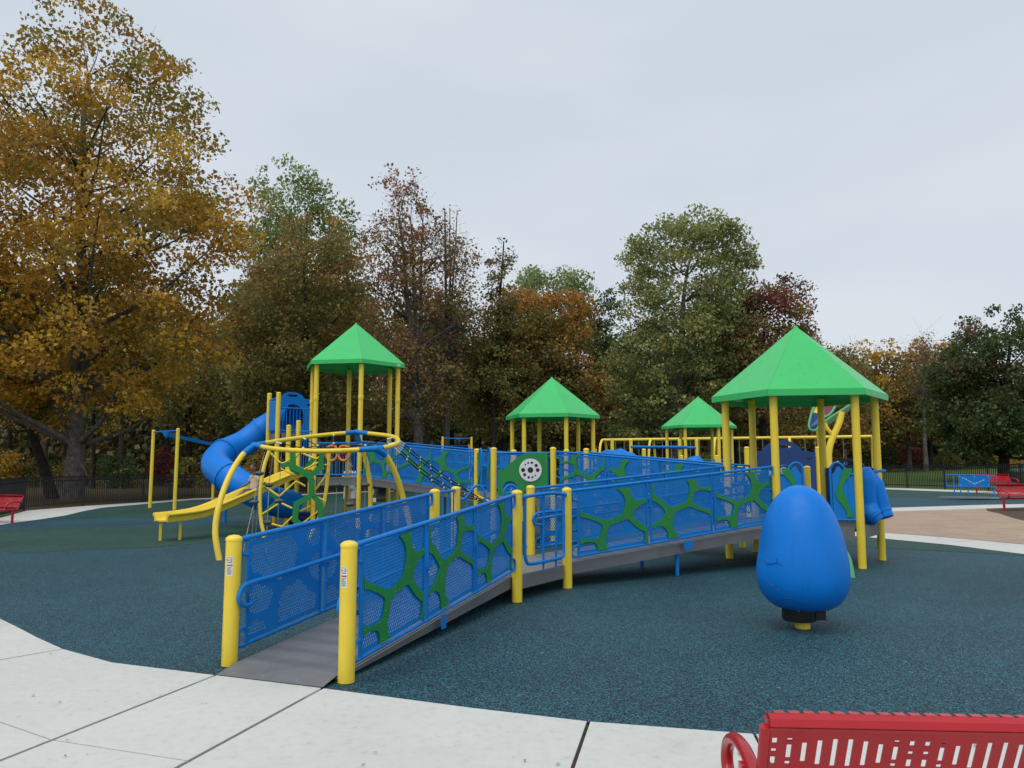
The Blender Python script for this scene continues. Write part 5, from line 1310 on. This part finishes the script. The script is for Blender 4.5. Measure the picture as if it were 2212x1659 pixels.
tree('slender_tree', 'slender sparse tree with a pointed top right of the thinning reddish tree', 1060, 50, [(860, 990, 1130), (740, 1010, 1120), (650, 1035, 1125), (580, 1045, 1115), (540, 1062, 1108), (505, 1078, 1100)], OLV, 3600, .25, .22, 25, topcols=[((.10, .06, .035), 3), ((.06, .06, .025), 2)], nclus=90, rc=.85, limbs=60, twigs=3, lean=.6, trunkto=.97)
tree('green_backing_tree', 'pale green tree tops showing just above the orange trees in the middle', 1190, 70, [(760, 1080, 1290), (680, 1090, 1290), (620, 1100, 1285), (590, 1110, 1270)], G1, 5200, .38, .3, 26, topcols=[((.12, .15, .06), 3)], nclus=80, rc=1.5)
tree('orange_tree', 'orange and rust tree left of the middle shelter roof', 1090, 52, [(930, 1010, 1180), (820, 1000, 1190), (720, 1010, 1190), (660, 1040, 1180), (625, 1080, 1150)], OLV, 8500, .28, .28, 27, topcols=ORG, nclus=110, rc=1.3)
tree('orange_tree', 'orange and rust tree above and behind the middle shelter roof', 1220, 53, [(930, 1110, 1300), (820, 1120, 1295), (730, 1130, 1285), (670, 1150, 1275), (635, 1180, 1260)], OLV, 8500, .28, .28, 28, topcols=ORG, nclus=110, rc=1.3)
tree('dark_green_tree', 'dark green tree in the notch left of the big sage green tree', 1305, 60, [(900, 1270, 1370), (800, 1265, 1370), (720, 1270, 1350), (660, 1280, 1335), (630, 1295, 1325)], DKG, 5500, .30, .25, 29, nclus=70, rc=1.2)
tree('sage_green_tree', 'big sage green tree in the middle, standing taller than its neighbours', 1460, 50, [(940, 1320, 1560), (850, 1305, 1600), (760, 1310, 1630), (680, 1315, 1640), (600, 1330, 1640), (540, 1350, 1630), (500, 1380, 1610), (475, 1410, 1580)], SAGE, 24000, .27, .42, 30, topcols=[((.13, .135, .05), 3), ((.10, .115, .04), 3)], nclus=210, rc=1.25, limbs=50, bark=BARK, spread=.5)
tree('burgundy_tree', 'dark burgundy red tree right of the big sage green tree', 1650, 50, [(900, 1540, 1760), (800, 1520, 1765), (720, 1530, 1760), (660, 1560, 1755), (625, 1600, 1735), (598, 1650, 1710)], BRN, 11000, .26, .3, 31, topcols=BUR, nclus=130, rc=1.15)
tree('rusty_tree', 'low rust and olive tree right behind the nearest shelter roof', 1790, 60, [(960, 1690, 1880), (860, 1690, 1880), (790, 1710, 1860), (750, 1740, 1840)], RUST, 6500, .30, .26, 32, topcols=OLV, nclus=90, rc=1.3)
tree('yellow_tree', 'distant golden yellow tree on the right between shelter and dark green tree', 1890, 78, [(930, 1800, 1960), (840, 1820, 1960), (780, 1840, 1950), (740, 1860, 1925)], BRN, 5200, .42, .28, 33, topcols=YLO, nclus=80, rc=1.7)
tree('orange_tree', 'distant orange tree just left of the dark green tree at the right', 2010, 80, [(930, 1930, 2090), (830, 1930, 2090), (770, 1950, 2080), (740, 1980, 2060)], BRN, 5200, .42, .28, 34, topcols=ORG, nclus=80, rc=1.7)
tree('bare_tree', 'distant bare grey tree with fine twigs above the orange tree on the right', 2000, 74, [(860, 1950, 2050), (780, 1960, 2040), (718, 1980, 2020)], BRN, 350, .3, .22, 35, nclus=50, rc=1.6, limbs=48, twigs=6, bark=BARK, forks=2)
tree('bare_tree', 'distant bare grey tree behind the right slope of the nearest shelter roof', 1825, 74, [(860, 1780, 1880), (790, 1790, 1870), (745, 1810, 1850)], BRN, 350, .3, .2, 36, nclus=50, rc=1.6, limbs=48, twigs=6, bark=BARK, forks=2)
tree('maple_tree', 'round dark green tree with reddish tips on the lawn at the right edge', 2168, 47, [(975, 2030, 2330), (900, 2000, 2360), (820, 2010, 2370), (760, 2030, 2350), (720, 2050, 2310), (690, 2090, 2260), (665, 2115, 2190)], DKG, 27000, .25, .33, 37, gain=2.2, topcols=[((.045, .062, .022), 5), ((.10, .048, .03), 1), ((.06, .058, .022), 3)], nclus=190, rc=1.15, limbs=40, group='trees beyond the fence')
tree('leaning_tree', 'leaning dark trunked tree just left of the thick grey trunk', 118, 39, [(900, -120, 130), (800, -150, 120), (700, -160, 110), (600, -160, 100)], [((.12, .105, .022), 3), ((.20, .13, .025), 2), ((.07, .075, .02), 2)], 9000, .24, .27, 38, nclus=110, rc=1.3, lean=-3.2, limbs=24)
# woodland rows: individual trunks and crowns between and behind the big trees
rn = random.Random(42); row = []
sky_y = lambda x: float(np.interp(x, [-150, 300, 480, 560, 760, 1000, 1040, 1280, 1320, 1620, 1760, 1800, 2050, 2400], [560, 560, 580, 520, 520, 560, 690, 690, 700, 640, 660, 765, 755, 770]))
xs = []
for k in range(36): xq = -130 + k * 69 + rn.uniform(-24, 24); xs.append((xq, (56 if xq < 1760 else 80) + (k * 7 % 5) * 4.5 + rn.uniform(-1, 1)))
ORD = ['first', 'second', 'third', 'fourth', 'fifth', 'sixth', 'seventh', 'eighth', 'ninth', 'tenth', 'eleventh', 'twelfth', 'thirteenth', 'fourteenth', 'fifteenth', 'sixteenth', 'seventeenth', 'eighteenth', 'nineteenth', 'twentieth'] + ['twenty-' + q for q in ('first', 'second', 'third', 'fourth', 'fifth', 'sixth', 'seventh', 'eighth', 'ninth')] + ['thirtieth'] + ['thirty-' + q for q in ('first', 'second', 'third', 'fourth', 'fifth', 'sixth')]
for k, (x, Y) in enumerate(xs):
    top = sky_y(x) + rn.uniform(0, 90); w = rn.uniform(60, 95) * (60 / Y if x < 1760 else .9); col = [OLV, BRN, DKG, OLV, RUST, DKG, BRN][k % 7]
    if x < 420: col = [OLV, DKG, YLO, OLV][k % 4]
    if x > 1780: col = [BRN, ORG, OLV, RUST][k % 4]
    h = (1000 - top)
    tree('woodland_tree', f'slim woodland tree in the row behind the fence, {ORD[k]} from the left', x, Y, [(top + h * .80, x - w * .7, x + w * .7), (top + h * .6, x - w, x + w), (top + h * .3, x - w * .95, x + w * .95), (top + h * .1, x - w * .6, x + w * .6), (top, x - w * .2, x + w * .2)],
         col, 3000, .36, rn.uniform(.15, .28), 100 + k, gain=3.2, group='slim woodland trees behind the fence', nclus=75, rc=1.5, limbs=12, bark=BARK if k % 3 == 0 else BARKD)
# shrubs and undergrowth
for k in range(30):
    x = -60 + k * 78 + rn.uniform(-25, 25); Y = rn.uniform(56, 66) if x < 1760 else rn.uniform(80, 88); hgt = rn.uniform(35, 85); w = rn.uniform(28, 52); y0 = at(x, 1000, Y)
    col = [DKG, YLO, OLV, BRN, DKG, BUR, OLV][k % 7]; base = 1006 + (1.62 - ground(y0.x)) * F / Y
    tree('shrub', f'undergrowth shrub at the edge of the woods, {ORD[k]} from the left', x, Y, [(base - 4, x - w * .7, x + w * .7), (base - hgt * .5, x - w, x + w), (base - hgt, x - w * .4, x + w * .4)], col, 1100, .26, .05, 300 + k, group='shrubs under the woods', nclus=26, rc=.9, limbs=5, crown='foliage')
# deep wood behind, one dense mass
rg = np.random.default_rng(9); n = 60000
X = rg.uniform(-75, 78, n); Yv = rg.uniform(92, 108, n); pxx = X / Yv * F + 1106
hm = np.array([max(3.0, at(1106, sky_y(q) + 60, 90).z) for q in pxx[::1]]); Zv = hm * rg.uniform(0, 1, n) ** .8 * (0.86 + .14 * np.sin(X * .9) * np.cos(X * .37))
cols = pick(OLV + DKG + BRN, n, rg) * rg.uniform(.6, 1.2, n)[:, None]
o = link('far_woodland', leaf_mesh('far_woodland', np.stack([X, Yv, Zv], 1), 0.7, cols * 1.7, rg), None, (0, 0, 0)); tag(o, 'deep dim woodland behind the rows of autumn trees', 'woodland', kind='stuff')
# broken branch leaning by the thick trunk
t = thing('fallen_bough', 'broken reddish branch hanging against the right side of the thick grey trunk', 'branch', tuple(at(192, 1040, 35.3)))
MB().tube(arc([at(172, 1000, 35.3), at(180, 1010, 35.2), at(188, 1024, 35.2), at(194, 1040, 35.2), at(197, 1062, 35.2)], 4), [.05, .048, .045, .042, .04, .038, .035, .032, .03, .028, .025, .022, .02, .018, .015, .012, .01], 6).build('branch', BARK, t, 60)

# solid hill added behind the woods to block bright sky gaps between trunks
m = MB(); xs_ = np.linspace(-140, 150, 40); prof_ = [(108, -.5), (114, 7), (122, 12), (135, 15)]
vs = [(x, y + 6 * math.sin(x * .05), z * (.85 + .15 * math.sin(x * .11)) if z > 0 else z) for x in xs_ for (y, z) in prof_]
m.add(vs, [(i * 4 + k, i * 4 + k + 1, i * 4 + k + 5, i * 4 + k + 4) for i in range(39) for k in range(3)])
HILLM = simple_noise_mat('dark_leaf_litter', [(.3, (.03, .028, .014)), (.55, (.07, .058, .026)), (.75, (.12, .085, .035))], 1.5)  # dark brown litter colour, mottled by noise
o = m.build('backdrop_hill', HILLM, None, 60); o['kind'] = 'structure'
